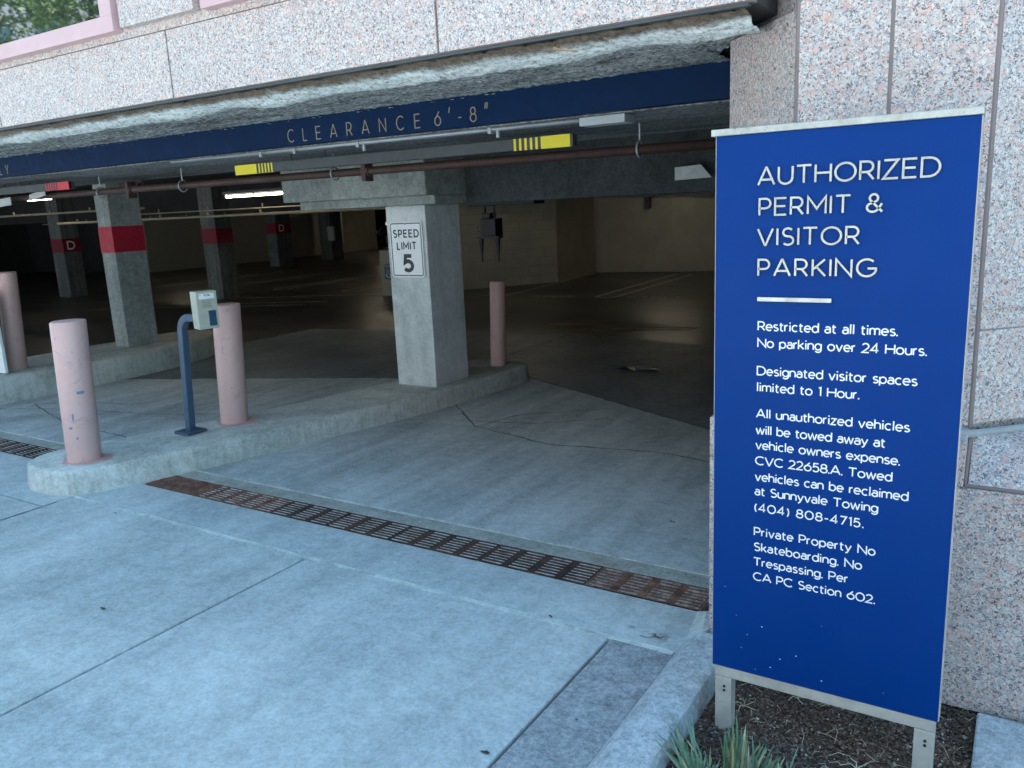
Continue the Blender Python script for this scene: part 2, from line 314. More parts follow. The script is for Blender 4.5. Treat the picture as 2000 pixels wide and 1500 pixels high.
# ------------------------------------------------------------------ stroke lettering
def A(cx, cy, rx, ry, a0, a1, n=None):
    n = n or max(4, int(abs(a1 - a0) / 14))
    return [(cx + rx * math.cos(R(a0 + (a1 - a0) * i / n)), cy + ry * math.sin(R(a0 + (a1 - a0) * i / n))) for i in range(n + 1)]
xh = 0.70
def bowl(w=0.56): return A(w / 2, xh / 2, w / 2, xh / 2, 0, 360, 26)
G = {
 'A': (.86, [[(0, 0), (.41, 1), (.45, 1), (.86, 0)], [(.15, .30), (.71, .30)]]),
 'B': (.60, [[(0, 0), (0, 1), (.33, 1)] + A(.33, .76, .23, .24, 90, -90) + [(0, .52)], [(.33, .52)] + A(.34, .26, .26, .26, 90, -90) + [(0, 0)]]),
 'C': (.82, [A(.48, .5, .48, .5, 48, 312, 24)]),
 'D': (.80, [[(0, 0), (0, 1), (.32, 1)] + A(.32, .5, .48, .5, 90, -90, 16) + [(0, 0)]]),
 'E': (.60, [[(.60, 1), (0, 1), (0, 0), (.60, 0)], [(0, .52), (.55, .52)]]),
 'G': (.88, [A(.48, .5, .48, .5, 48, 340, 26) + [(.93, .46), (.52, .46)]]),
 'H': (.76, [[(0, 0), (0, 1)], [(.76, 0), (.76, 1)], [(0, .52), (.76, .52)]]),
 'I': (.0, [[(0, 0), (0, 1)]]),
 'K': (.64, [[(0, 0), (0, 1)], [(.62, 1), (.04, .42)], [(.2, .56), (.66, 0)]]),
 'L': (.52, [[(0, 1), (0, 0), (.52, 0)]]),
 'M': (.92, [[(0, 0), (0, 1), (.46, .30), (.92, 1), (.92, 0)]]),
 'N': (.78, [[(0, 0), (0, 1), (.78, 0), (.78, 1)]]),
 'O': (.98, [A(.49, .5, .49, .5, 0, 360, 32)]),
 'P': (.60, [[(0, 0), (0, 1), (.32, 1)] + A(.32, .71, .28, .29, 90, -90) + [(0, .42)]]),
 'R': (.64, [[(0, 0), (0, 1), (.32, 1)] + A(.32, .71, .28, .29, 90, -90) + [(0, .42)], [(.34, .42), (.64, 0)]]),
 'S': (.62, [A(.32, .755, .26, .245, 38, 250, 14)[:-1] + [(.31, .51)] + A(.32, .26, .29, .26, 80, -140, 14)]),
 'T': (.72, [[(0, 1), (.72, 1)], [(.36, 1), (.36, 0)]]),
 'U': (.72, [[(0, 1), (0, .36)] + A(.36, .36, .36, .36, 180, 360, 14) + [(.72, 1)]]),
 'V': (.82, [[(0, 1), (.39, 0), (.43, 0), (.82, 1)]]),
 'X': (.68, [[(0, 0), (.68, 1)], [(0, 1), (.68, 0)]]),
 'Y': (.72, [[(0, 1), (.36, .45), (.72, 1)], [(.36, .45), (.36, 0)]]),
 'Z': (.68, [[(.02, 1), (.66, 1), (.0, 0), (.68, 0)]]),
 '&': (.78, [[(.76, 0), (.20, .64)] + A(.34, .78, .20, .22, 220, -60, 16) + [(.16, .46)] + A(.30, .25, .28, .25, 130, 320, 14) + [(.74, .46)]]),
 '0': (.78, [A(.39, .5, .39, .5, 0, 360, 28)]),
 '1': (.18, [[(0, .90), (.18, 1), (.18, 0)]]),
 '2': (.60, [A(.29, .70, .28, .30, 155, -25, 14) + [(.48, .48), (.0, 0), (.60, 0)]]),
 '4': (.66, [[(.48, 0), (.48, 1), (.0, .27), (.66, .27)]]),
 '5': (.60, [[(.54, 1), (.12, 1), (.07, .56)] + A(.28, .32, .30, .32, 118, -145, 16)]),
 '6': (.66, [[(.52, 1), (.10, .50)] , A(.33, .33, .32, .33, 0, 360, 24)]),
 '7': (.58, [[(0, 1), (.57, 1), (.16, 0)]]),
 '8': (.62, [A(.31, .76, .25, .24, 0, 360, 20), A(.31, .27, .31, .27, 0, 360, 22)]),
 'a': (.48, [A(.24, .21, .24, .21, 0, 360, 20), A(.25, .44, .23, .26, 145, 0, 10) + [(.48, 0)]]),
 'b': (.56, [[(0, 0), (0, 1.06)], bowl()]), 'c': (.50, [A(.28, .35, .28, .35, 50, 310, 18)]),
 'd': (.56, [[(.56, 0), (.56, 1.06)], bowl()]), 'e': (.56, [[(.02, .36), (.56, .36)] + A(.28, .35, .28, .35, 2, 315, 20)]),
 'g': (.56, [bowl(), [(.56, .70), (.56, -.02)] + A(.28, -.02, .28, .25, 0, -150, 12)]),
 'h': (.50, [[(0, 0), (0, 1.06)], [(0, .42)] + A(.25, .43, .25, .27, 180, 0, 12) + [(.50, 0)]]),
 'i': (.10, [[(.05, 0), (.05, .70)], [(.05, .90), (.05, 1.03)]]),
 'k': (.48, [[(0, 0), (0, 1.06)], [(.45, .70), (.03, .28)], [(.16, .40), (.49, 0)]]),
 'l': (.10, [[(.05, 0), (.05, 1.06)]]),
 'm': (.84, [[(0, 0), (0, .70)], [(0, .46)] + A(.21, .48, .21, .22, 180, 0, 10) + [(.42, 0)], [(.42, .46)] + A(.63, .48, .21, .22, 180, 0, 10) + [(.84, 0)]]),
 'n': (.50, [[(0, 0), (0, .70)], [(0, .42)] + A(.25, .43, .25, .27, 180, 0, 12) + [(.50, 0)]]),
 'o': (.60, [A(.30, .35, .30, .35, 0, 360, 26)]), 'p': (.56, [[(0, -.27), (0, .70)], bowl()]),
 'r': (.28, [[(0, 0), (0, .70)], [(0, .38)] + A(.27, .40, .27, .29, 180, 92, 8)]),
 's': (.42, [A(.22, .535, .19, .165, 35, 245, 10)[:-1] + [(.215, .36)] + A(.22, .175, .21, .175, 75, -145, 10)]),
 't': (.34, [[(.12, .92), (.12, .16)] + A(.28, .16, .16, .16, 180, 290, 6), [(0, .68), (.34, .68)]]),
 'u': (.50, [[(0, .70), (0, .27)] + A(.25, .27, .25, .27, 180, 360, 12) + [(.50, .70)], [(.50, .30), (.50, 0)]]),
 'v': (.54, [[(0, .70), (.25, 0), (.29, 0), (.54, .70)]]), 'w': (.82, [[(0, .70), (.19, 0), (.22, 0), (.41, .68), (.60, 0), (.63, 0), (.82, .70)]]),
 'x': (.50, [[(0, .70), (.50, 0)], [(0, 0), (.50, .70)]]), 'y': (.54, [[(0, .70), (.28, .03)], [(.54, .70), (.22, -.16), (.05, -.27)]]),
 'z': (.46, [[(.01, .70), (.45, .70), (0, 0), (.46, 0)]]),
 '.': (.04, [[(.02, -.05), (.02, .11)], [(-.03, .03), (.07, .03)]]), '-': (.34, [[(0, .40), (.34, .40)]]), "'": (.06, [[(.10, 1.22), (0, .80)]]),
 '"': (.22, [[(.10, 1.22), (0, .80)], [(.30, 1.22), (.20, .80)]]), '(': (.2, [A(.5, .42, .48, .72, 135, 225, 10)]), ')': (.2, [A(-.28, .42, .48, .72, 45, -45, 10)]),
}
def ribbon(pts, wd):
    closed = (abs(pts[0][0] - pts[-1][0]) + abs(pts[0][1] - pts[-1][1])) < 1e-4
    P = [Vector(p) for p in pts]
    q = [P[0]]
    for p in P[1:]:
        if (p - q[-1]).length > 1e-4: q.append(p)
    P = q
    if closed and (P[0] - P[-1]).length > 1e-4: P.append(P[0].copy())
    n = len(P); L = []; Rr = []
    for i in range(n):
        if closed: a, b_ = P[i - 1 if i > 0 else n - 2], P[i + 1 if i < n - 1 else 1]
        else: a, b_ = (P[i - 1] if i > 0 else None), (P[i + 1] if i < n - 1 else None)
        d1 = (P[i] - a).normalized() if a is not None else None; d2 = (b_ - P[i]).normalized() if b_ is not None else None
        if d1 is None: d1 = d2
        if d2 is None: d2 = d1
        n1 = Vector((-d1.y, d1.x)); n2 = Vector((-d2.y, d2.x)); mm = n1 + n2
        if mm.length < 1e-3: mm = n1.copy()
        mm.normalize(); k = 1 / max(0.42, mm.dot(n1))
        L.append(P[i] + mm * (k * wd / 2)); Rr.append(P[i] - mm * (k * wd / 2))
    return L, Rr
def text_layout(s, h, wd, width=None, track=0.16, sx=1.0):
    """list of (char, x offset) in units of height; tracking is stretched so that the line measures `width`"""
    adv = [(G[c][0] * sx if c != ' ' else None) for c in s]; sp = 0.30 * sx
    tot = sum((a if a is not None else sp) for a in adv); gaps = len(s) - 1
    t = track
    if width: t = (width / h - wd - tot) / max(1, gaps)
    x = wd / 2; out = []
    for c, a in zip(s, adv):
        if c != ' ': out.append((c, x))
        x += (a if a is not None else sp) + t
    return out
def glyph(bb, c, x, h, wd, O, U, V, W, depth, sx=1.0, seq=0):
    """adds glyph c at offset x (height units) to builder bb; O origin, U right, V up, W out of the surface"""
    for k, st in enumerate(G[c][1]):
        pts = [((px_ * sx + x) * h, (wd / 2 + py_ * (1 - wd)) * h) for px_, py_ in st]
        L, Rr = ribbon(pts, wd * h); dz = depth + (k + seq) * 0.00012; n = len(L)
        vs = []
        for q in (L, Rr):
            for p in q: vs.append(O + U * p.x + V * p.y + W * dz)
        for q in (L, Rr):
            for p in q: vs.append(O + U * p.x + V * p.y)
        fs = []
        for i in range(n - 1):
            fs.append((i, i + 1, n + i + 1, n + i)); fs.append((i, 2 * n + i, 2 * n + i + 1, i + 1)); fs.append((n + i, n + i + 1, 3 * n + i + 1, 3 * n + i))
        fs.append((0, n, 3 * n, 2 * n)); fs.append((n - 1, 3 * n - 1 - 0, 3 * n - 1, 2 * n - 1) if False else (n - 1, 3 * n - 1, 4 * n - 1, 2 * n - 1))
        bb.add(vs, fs)
def text_mesh(name, s, h, O, m, parent, U=(1, 0, 0), V=(0, 0, 1), W=(0, -1, 0), wd=0.11, depth=0.001, width=None, sx=1.0, track=0.16):
    U, V, W, O = Vector(U), Vector(V), Vector(W), Vector(O); bb = B()
    for c, x in text_layout(s, h, wd, width, track, sx): glyph(bb, c, x, h, wd, O, U, V, W, depth, sx)
    return bb.make(name, m, parent)
def text_letters(s, h, O, m, parent, U=(1, 0, 0), V=(0, 0, 1), W=(0, -1, 0), wd=0.11, depth=0.006, width=None, sx=1.0):
    U, V, W, O = Vector(U), Vector(V), Vector(W), Vector(O)
    for c, x in text_layout(s, h, wd, width, 0.16, sx):
        bb = B(); glyph(bb, c, x, h, wd, O, U, V, W, depth, sx); bb.make('letter', m, parent)
rnd = random.Random(7)
# ------------------------------------------------------------------ ground
def sheet(name, x0, x1, y0, y1, z, m, kind='structure', n=1):
    bb = B().add([(x0, y0, z), (x1, y0, z), (x1, y1, z), (x0, y1, z)], [(0, 1, 2, 3)]); return tag(bb.make(name, m), kind=kind)
sheet('ground', -300, 300, -300, 300, -0.06, 'pale_pavement')
drive = empty('driveway', (-3, 1, 0), kind='structure')
def slab(x0, x1, y0, y1, m, par=drive, name='slab', z=0.0, g=0.007, bevel=0.006, poly=None):
    bb = B()
    if poly: bb.prism(poly, z - 0.12, z)
    else: bb.box(x0 + g, x1 - g, y0 + g, y1 - g, z - 0.12, z)
    return bb.make(name, m, par, bevel)
YJ = 2.818
slab(-3.147, -1.375, -3.2, YJ, 'slab'); slab(-5.34, -3.147, -3.2, YJ, 'slab'); slab(-9.0, -5.34, -3.2, 2.62, 'slab'); slab(-12.5, -9.0, -3.2, 2.62, 'slab')
slab(-1.375, -1.085, -3.2, YJ, 'dark_slab')
slab(-5.34, -1.085, YJ + .008, 3.197, 'slab', g=0.003)                                            # apron before the grate
slab(-9.0, -5.34, 2.62, 3.197, 'slab', g=0.004)
slab(-12.5, -9.0, 2.62, 3.197, 'slab', g=0.004)
B().box(-5.33, -1.10, YJ - .008, YJ + .014, -0.1, 0.0015).make('joint_filler', 'joint', drive)
B().box(-12.0, -1.10, 3.424, 3.545, -0.1, 0.0).make('slab', 'band', drive, 0.004)                 # narrow band behind the grate
B().box(-12.0, -1.10, 3.547, 3.560, -0.1, 0.002).make('joint_filler', 'joint', drive)
# garage entrance lanes: concrete up to a slanting joint, beyond it a darker tone painted for the fading light
lane = [(-5.3, 3.562), (-1.05, 3.562), (-1.05, 5.48), (-4.436, 7.239), (-5.3, 7.5)]
lane2 = [(-9.6, 3.562), (-5.3, 3.562), (-5.3, 6.80), (-6.587, 6.322), (-8.832, 5.447), (-9.6, 5.2)]
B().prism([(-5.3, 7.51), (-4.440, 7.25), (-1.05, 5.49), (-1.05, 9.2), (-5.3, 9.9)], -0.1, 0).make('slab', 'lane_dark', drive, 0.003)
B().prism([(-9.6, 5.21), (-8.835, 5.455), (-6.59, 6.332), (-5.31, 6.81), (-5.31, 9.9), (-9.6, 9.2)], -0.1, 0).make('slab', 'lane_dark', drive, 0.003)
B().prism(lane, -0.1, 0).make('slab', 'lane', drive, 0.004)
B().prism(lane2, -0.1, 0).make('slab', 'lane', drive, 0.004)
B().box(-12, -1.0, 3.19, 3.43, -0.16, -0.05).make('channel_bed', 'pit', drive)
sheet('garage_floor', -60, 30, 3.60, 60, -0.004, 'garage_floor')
def crack(pts, w=0.020, name='crack', m='crack_fill', z=0.0022, amp=0.010, par=drive):
    P = []
    for a, b_ in zip(pts, pts[1:]):
        a, b_ = Vector(a), Vector(b_); k = max(2, int((b_ - a).length / 0.07))
        for i in range(k): P.append(a.lerp(b_, i / k))
    P.append(Vector(pts[-1])); L = []; Rr = []
    for i, p in enumerate(P):
        t = (P[min(i + 1, len(P) - 1)] - P[max(i - 1, 0)]).normalized(); nrm = Vector((-t.y, t.x)); o = rnd.uniform(-amp, amp) if 0 < i < len(P) - 1 else 0
        ww = w * 1.7 * rnd.uniform(.4, 1.2); L.append((*(p + nrm * (o + ww / 2)), z)); Rr.append((*(p + nrm * (o - ww / 2)), z))
    n_ = len(P); return B().add(L + Rr, [(i, i + 1, n_ + i + 1, n_ + i) for i in range(n_ - 1)]).make(name, m, par)
crack([(-5.10, 2.822), (-3.9, 2.823), (-2.6, 2.820), (-1.12, 2.823)], 0.0095, name='joint_ridge', m='joint', z=0.0045, amp=0.003)
crack([(-5.0, 3.554), (-3.0, 3.552), (-1.12, 3.555)], 0.006, name='joint_ridge', m='joint', z=0.0045, amp=0.002)
crack([(-5.34, -1.0), (-5.34, 2.7)], 0.010, name='joint_ridge', amp=0.001)
crack([(-4.42, 7.22), (-3.2, 6.60), (-2.0, 5.99), (-1.1, 5.52)], 0.03, amp=0.006)
crack([(-8.9, 5.42), (-6.587, 6.322), (-5.2, 6.86)], 0.022, m='joint', amp=0.004)
crack([(-4.45, 5.95), (-3.8, 5.35), (-3.0, 5.15), (-2.1, 5.3), (-1.2, 5.05)], 0.012)
crack([(-3.8, 5.35), (-3.65, 5.85), (-3.35, 6.05), (-3.0, 6.35)], 0.010)
crack([(-3.9, 5.5), (-3.4, 5.62), (-2.9, 6.0)], 0.008)
crack([(-8.9, 3.95), (-7.9, 4.35), (-7.0, 4.5), (-6.0, 4.9)], 0.011)
crack([(-8.6, 4.3), (-7.4, 3.95), (-6.2, 3.9), (-5.4, 4.15)], 0.010)
crack([(-8.6, 4.3), (-8.2, 4.55), (-7.5, 4.7)], 0.009)
crack([(-1.27, 2.885), (-1.24, 2.878), (-1.215, 2.90)], 0.004, amp=0.002)
def patch(cx, cy, r, m, name, z, seed, ky=0.7):
    q = random.Random(seed); k = 16; vs = [(cx, cy, z)]
    for i in range(k):
        a = 2 * math.pi * i / k; rr = r * q.uniform(.55, 1.1); vs.append((cx + rr * math.cos(a), cy + ky * rr * math.sin(a), z))
    return B().add(vs, [(0, 1 + i, 1 + (i + 1) % k) for i in range(k)]).make(name, m, drive)
patch(-1.20, 2.915, 0.050, 'band', 'pothole_rim', 0.0026, 13); patch(-1.20, 2.915, 0.030, 'joint_dark', 'pothole', 0.003, 3); patch(-1.33, 2.93, 0.018, 'dark_slab', 'pothole', 0.003, 5); patch(-1.195, 2.917, 0.022, 'pit', 'pothole', 0.006, 8)
# drain grates: one thing per cast iron section
seams = [-1.125, -1.690, -2.308, -2.914, -3.390, -3.866, -4.480, -5.105]
cells = [4, 4, 4, 3, 3, 4, 4]
seams2 = [-6.10, -6.72, -7.34, -7.96, -8.58]
Y0, Y1 = 3.200, 3.420
def grate(xr, xl, nc, label, m='rust'):
    L = xr - xl; bb = B(); e = 0.008
    bb.box(xl + .003, xr - .003, Y0, Y0 + e * 1.3, -0.045, 0.0); bb.box(xl + .003, xr - .003, Y1 - e * 1.3, Y1, -0.045, 0.0)
    cw = L / nc
    for i in range(nc + 1):
        xw = 0.012 if i in (0, nc) else 0.021; xc = xl + i * cw
        bb.box(max(xl + .003, xc - xw), min(xr - .003, xc + xw), Y0 + e, Y1 - e, -0.045, -0.0004)
    ns = 7; pit = (Y1 - Y0 - 2 * e) / ns
    for j in range(1, ns): yc = Y0 + e + j * pit; bb.box(xl + .006, xr - .006, yc - 0.0068, yc + 0.0068, -0.040, -0.0008)
    o = bb.make('drain_grate', m, None); o['category'] = 'drain grate'
    return tag(o, label, group='cast iron drain grates across the entrance')
bedz = -0.012
gl = ['grate section beside the sign, its slots clogged with pale grit', 'clean dark grate section just left of the clogged one', 'second dark grate section left of the clogged one', 'short grate section in the middle of the entry lane',
      'short grate section left of the lane middle', 'grate section right of the two reddest sections', 'rust red grate section ending at the curbed island nose']
for i in range(7):
    m_ = 'rust' if i in (0, 5, 6) else 'rust_dark'
    grate(seams[i], seams[i + 1], cells[i], gl[i], m_)
gl2 = ['exit lane grate section touching the curbed island', 'second exit lane grate section from the island', 'third exit lane grate section from the island', 'exit lane grate section farthest left in the drain row']
for i in range(4): grate(seams2[i], seams2[i + 1], 4, gl2[i], 'rust_dark' if i < 2 else 'rust')
B().box(-4.558, -1.692, Y0, Y1, -0.05, -0.0042).make('sediment', 'pit', drive); B().box(-1.69, -1.125, Y0, Y1, -0.05, -0.0014).make('sediment', 'clog', drive); B().box(-5.12, -4.56, Y0 + .01, Y1 - .01, -0.05, -0.0016).make('sediment', 'rust', drive)
B().box(-9.0, -5.9, Y0, Y1, -0.05, -0.0045).make('sediment', 'pit', drive)

# ------------------------------------------------------------------ islands and curbs
def chaikin(P, k=2):
    for _ in range(k):
        Q = []
        for i in range(len(P)):
            a, b_ = P[i], P[(i + 1) % len(P)]; Q += [(a[0] * .75 + b_[0] * .25, a[1] * .75 + b_[1] * .25), (a[0] * .25 + b_[0] * .75, a[1] * .25 + b_[1] * .75)]
        P = Q
    return P
def chaikin3(P, k=2): return chaikin(P, 3)
def curb_solid(name, P, h, m, r=0.03, batter=0.012, label=None, cat=None):
    cx = sum(p[0] for p in P) / len(P); cy = sum(p[1] for p in P) / len(P); n_ = len(P)
    def off(d_):
        Q = []
        for i in range(n_):
            a, b_ = Vector(P[i - 1]), Vector(P[(i + 1) % n_]); t = (b_ - a).normalized(); q = Vector(P[i]) + Vector((-t.y, t.x)) * d_; Q.append(q)
        return Q
    rings = [(0, -0.05), (0, 0.0), (batter, h - r), (batter + r * .3, h - r * .3), (batter + r, h)]; vs = []; fs = []
    for d_, z in rings: vs += [(q.x, q.y, z) for q in off(d_)]
    for k in range(len(rings) - 1):
        for i in range(n_): fs.append((k * n_ + i, k * n_ + (i + 1) % n_, (k + 1) * n_ + (i + 1) % n_, (k + 1) * n_ + i))
    fs.append(tuple((len(rings) - 1) * n_ + i for i in range(n_)))
    o = B().add(vs, fs).make(name, m); smooth_by_angle(o, 60)
    return o
isl = chaikin3([(-5.98, 2.90), (-5.86, 2.775), (-5.60, 2.745), (-5.34, 2.80), (-5.17, 3.12), (-5.07, 3.42), (-4.93, 3.80), (-4.78, 4.42), (-4.50, 5.40), (-4.36, 6.20), (-4.30, 6.95), (-4.34, 7.16), (-4.52, 7.22), (-4.95, 7.22), (-5.12, 7.0), (-5.14, 6.4), (-5.22, 5.6), (-5.52, 4.4), (-5.90, 3.35), (-6.02, 3.1)], 2)
tag(curb_solid('traffic_island', isl, 0.17, 'curb'), 'long curbed concrete island carrying the sign column and pink bollards', 'traffic island')
isl2 = chaikin([(-9.3, 3.0), (-9.0, 3.2), (-8.93, 3.8), (-8.86, 4.9), (-8.82, 5.6), (-8.9, 6.4), (-9.2, 7.1), (-9.5, 7.35), (-9.9, 7.35), (-10.1, 7.0), (-10.1, 3.4), (-9.8, 3.0)], 2)
t2 = tag(curb_solid('traffic_island', isl2, 0.27, 'curb'), 'tall curbed island at the left edge under the red banded column', 'traffic island')
# right hand curb beside the planting bed: low rolled edge
prof = [(-1.085, -0.06), (-1.085, 0.004), (-1.075, 0.030), (-1.045, 0.062), (-1.01, 0.080), (-0.905, 0.084), (-0.885, 0.072), (-0.880, 0.045), (-0.878, -0.08)]
def extr(prof, y0, y1, k=1):
    n_ = len(prof); vs = [(x, y0, z) for x, z in prof] + [(x, y1, z) for x, z in prof]
    return vs, [(i, i + 1, n_ + i + 1, n_ + i) for i in range(n_ - 1)] + [tuple(range(n_)), tuple(range(n_, 2 * n_))[::-1]]
rc = empty('curb', (-1, 1, 0), kind='structure')
B().add(*extr(prof, -3.2, 2.895)).make('curb_length', 'curb_grey', rc)
B().add([(-1.085, 2.901, -.06), (-1.085, 2.901, .004), (-1.01, 2.901, .080), (-1.0, 2.901, -.06), (-1.13, 3.19, -.06), (-1.13, 3.19, .002), (-1.09, 3.19, .012), (-1.0, 3.19, -.06), (-1.0, 2.901, .080), (-1.0, 3.19, .012)],
        [(0, 1, 5, 4), (1, 2, 6, 5), (2, 8, 9, 6), (8, 3, 7, 9), (0, 1, 2, 8, 3), (4, 5, 6, 9, 7)]).make('curb_end', 'curb', rc)
# planting bed
def bed():
    x0, x1, y0, y1 = -0.88, -0.035, -3.2, 3.15; nx, ny = 110, 300; vs = []; fs = []
    for j in range(ny + 1):
        v_ = j / ny; y = y1 - (y1 - y0) * v_ ** 1.7
        for i in range(nx + 1):
            x = x0 + (x1 - x0) * i / nx
            z = -0.018 + 0.016 * noise.noise((x * 6, y * 6, 0)) + 0.012 * noise.noise((x * 28, y * 28, 3)) + 0.008 * noise.noise((x * 75, y * 75, 7)); vs.append((x, y, z))
    for j in range(ny):
        for i in range(nx): a = j * (nx + 1) + i; fs.append((a, a + 1, a + nx + 2, a + nx + 1))
    return B().add(vs, fs).make('planting_bed', 'mulch', smooth=True)
tag(bed(), kind='structure')
B().box(-0.045, 2.2, -3.2, 2.915, -0.12, 0.022).make('pavement', 'curb_grey', None, 0.008)['kind'] = 'structure'
def bedz_at(x, y): return -0.018 + 0.016 * noise.noise((x * 6, y * 6, 0)) + 0.012 * noise.noise((x * 28, y * 28, 3))
def chips(name, count, m, smin, smax, seed, flat=0.35, label=None):
    q = random.Random(seed); bb = B()
    for _ in range(count):
        x = q.uniform(-0.86, -0.05); y = 3.0 - 1.7 * q.random() ** 1.3; z = bedz_at(x, y) + q.uniform(0.002, 0.012)
        a = q.uniform(0, 6.28); tl = q.uniform(-.5, .5); ax = Vector((math.cos(a), math.sin(a), tl)).normalized(); az = Vector((q.uniform(-.6, .6), q.uniform(-.6, .6), 1)).normalized(); ay = az.cross(ax).normalized(); az = ax.cross(ay)
        s_ = q.uniform(smin, smax); bb.obox((x, y, z), ax, ay, az, s_, s_ * q.uniform(.2, .6), s_ * flat * q.uniform(.2, .6))
    return tag(bb.make(name, m), kind='stuff')
M['chip_a'] = paint('bark_chip_dark', (0.10, 0.062, 0.045), 0.9, 0.5); M['chip_b'] = paint('bark_chip_mid', (0.21, 0.15, 0.115), 0.9, 0.5); M['chip_c'] = paint('white_grit', (0.50, 0.47, 0.42), 0.8, 0.4)
chips('bark_mulch', 9000, 'chip_a', 0.002, 0.0075, 1); chips('bark_mulch', 8000, 'chip_b', 0.0015, 0.006, 2); chips('pale_grit', 900, 'chip_c', 0.001, 0.004, 3, 0.8)
q = random.Random(12); bb = B()
for _ in range(120):
    x = q.uniform(-0.84, -0.06); y = q.uniform(1.6, 2.95); a = q.uniform(0, 6.28); L = q.uniform(.02, .09); z = bedz_at(x, y) + .012
    p0 = Vector((x, y, z)); p1 = p0 + Vector((math.cos(a), math.sin(a), q.uniform(-.05, .3))) * L; mid = (p0 + p1) / 2 + Vector((q.uniform(-.01, .01), q.uniform(-.01, .01), .008))
    bb.tube([p0, mid, p1], 0.0009, 4)
tag(bb.make('straw_litter', 'straw'), kind='stuff')

# grass clump (iris like blades)
def blade(par, base, tip, wd, bend, m):
    base, tip = Vector(base), Vector(tip); dv = tip - base; side = dv.cross(Vector((-.5, .82, -.2))).normalized(); k = 6; vs = []; fs = []
    sag = Vector((dv.x, dv.y, 0)) * bend
    for i in range(k + 1):
        t = i / k; c_ = base + dv * t + Vector((0, 0, 1)) * (bend * dv.length * math.sin(t * math.pi) * .5) ; ww = wd * (1 - t ** 2.2) * (.75 + .5 * math.sin(min(1, t * 2) * 1.57)) + .0004
        nrm = side.cross(dv).normalized(); vs += [c_ - side * ww / 2, c_ + nrm * ww * .18, c_ + side * ww / 2]
    for i in range(k):
        for j in range(2): a = i * 3 + j; fs.append((a, a + 1, a + 4, a + 3))
    return B().add(vs, fs).make('blade', m, par, smooth=True)
def clump(x, y, n_, hgt, spread, lean, seed, label):
    q = random.Random(seed); e_ = empty('grass_clump', (x, y, 0), label, 'plant', 'spiky grass clumps in the planting bed')
    for i in range(n_):
        a = q.uniform(0, 6.28); s_ = spread * q.random() ** .7; bx, by = x + q.gauss(0, .018), y + q.gauss(0, .018)
        h_ = hgt * q.uniform(.55, 1.0); tip = (bx + s_ * math.cos(a) + lean[0] * h_, by + s_ * math.sin(a) + lean[1] * h_, h_ * (1 - .5 * s_ / max(spread, .01) * .6))
        blade(e_, (bx, by, -0.02), tip, q.uniform(.0055, .0095), q.uniform(.0, .22), q.choices(['blade', 'blade_pale', 'straw'], [8, 1.4, .6])[0])
    return e_
clump(-.690, 2.270, 30, .185, .035, (-.02, .05), 4, 'tallest upright green grass clump in front of the left sign post')
clump(-.780, 2.195, 20, .145, .08, (-.75, .45), 5, 'grass clump whose blades fan out over the grey curb')
clump(-.625, 2.275, 20, .125, .06, (.12, .1), 6, 'grass clump leaning right beside the tall upright one')
clump(-.545, 2.290, 22, .075, .07, (.4, .3), 9, 'short dry looking grass tuft farthest right in the mulch')
clump(-.745, 2.150, 30, .13, .07, (-.1, .1), 10, 'small grass tuft nearest the camera in the mulch')
q = random.Random(5)
spots = [(-0.60, 2.75), (-0.35, 2.45), (-0.30, 2.2), (-0.75, 2.6)]
for i, (x, y) in enumerate(spots):
    bb = B(); a = q.uniform(0, 6)
    for k in range(5):
        aa = a + k * 1.2; p0 = Vector((x, y, bedz_at(x, y) + .015)); bb.tube([p0, p0 + Vector((math.cos(aa), math.sin(aa), .5)) * .018, p0 + Vector((math.cos(aa + .4), math.sin(aa + .4), .1)) * .045], 0.0016, 4)
    tag(bb.make('dry_twig', 'straw'), ['curly dry twig behind the left sign post', 'pale twig cluster under the middle of the sign', 'dry twig near the right sign post', 'dry twig lying close to the grey curb'][i], 'twig', 'dry twigs on the mulch')

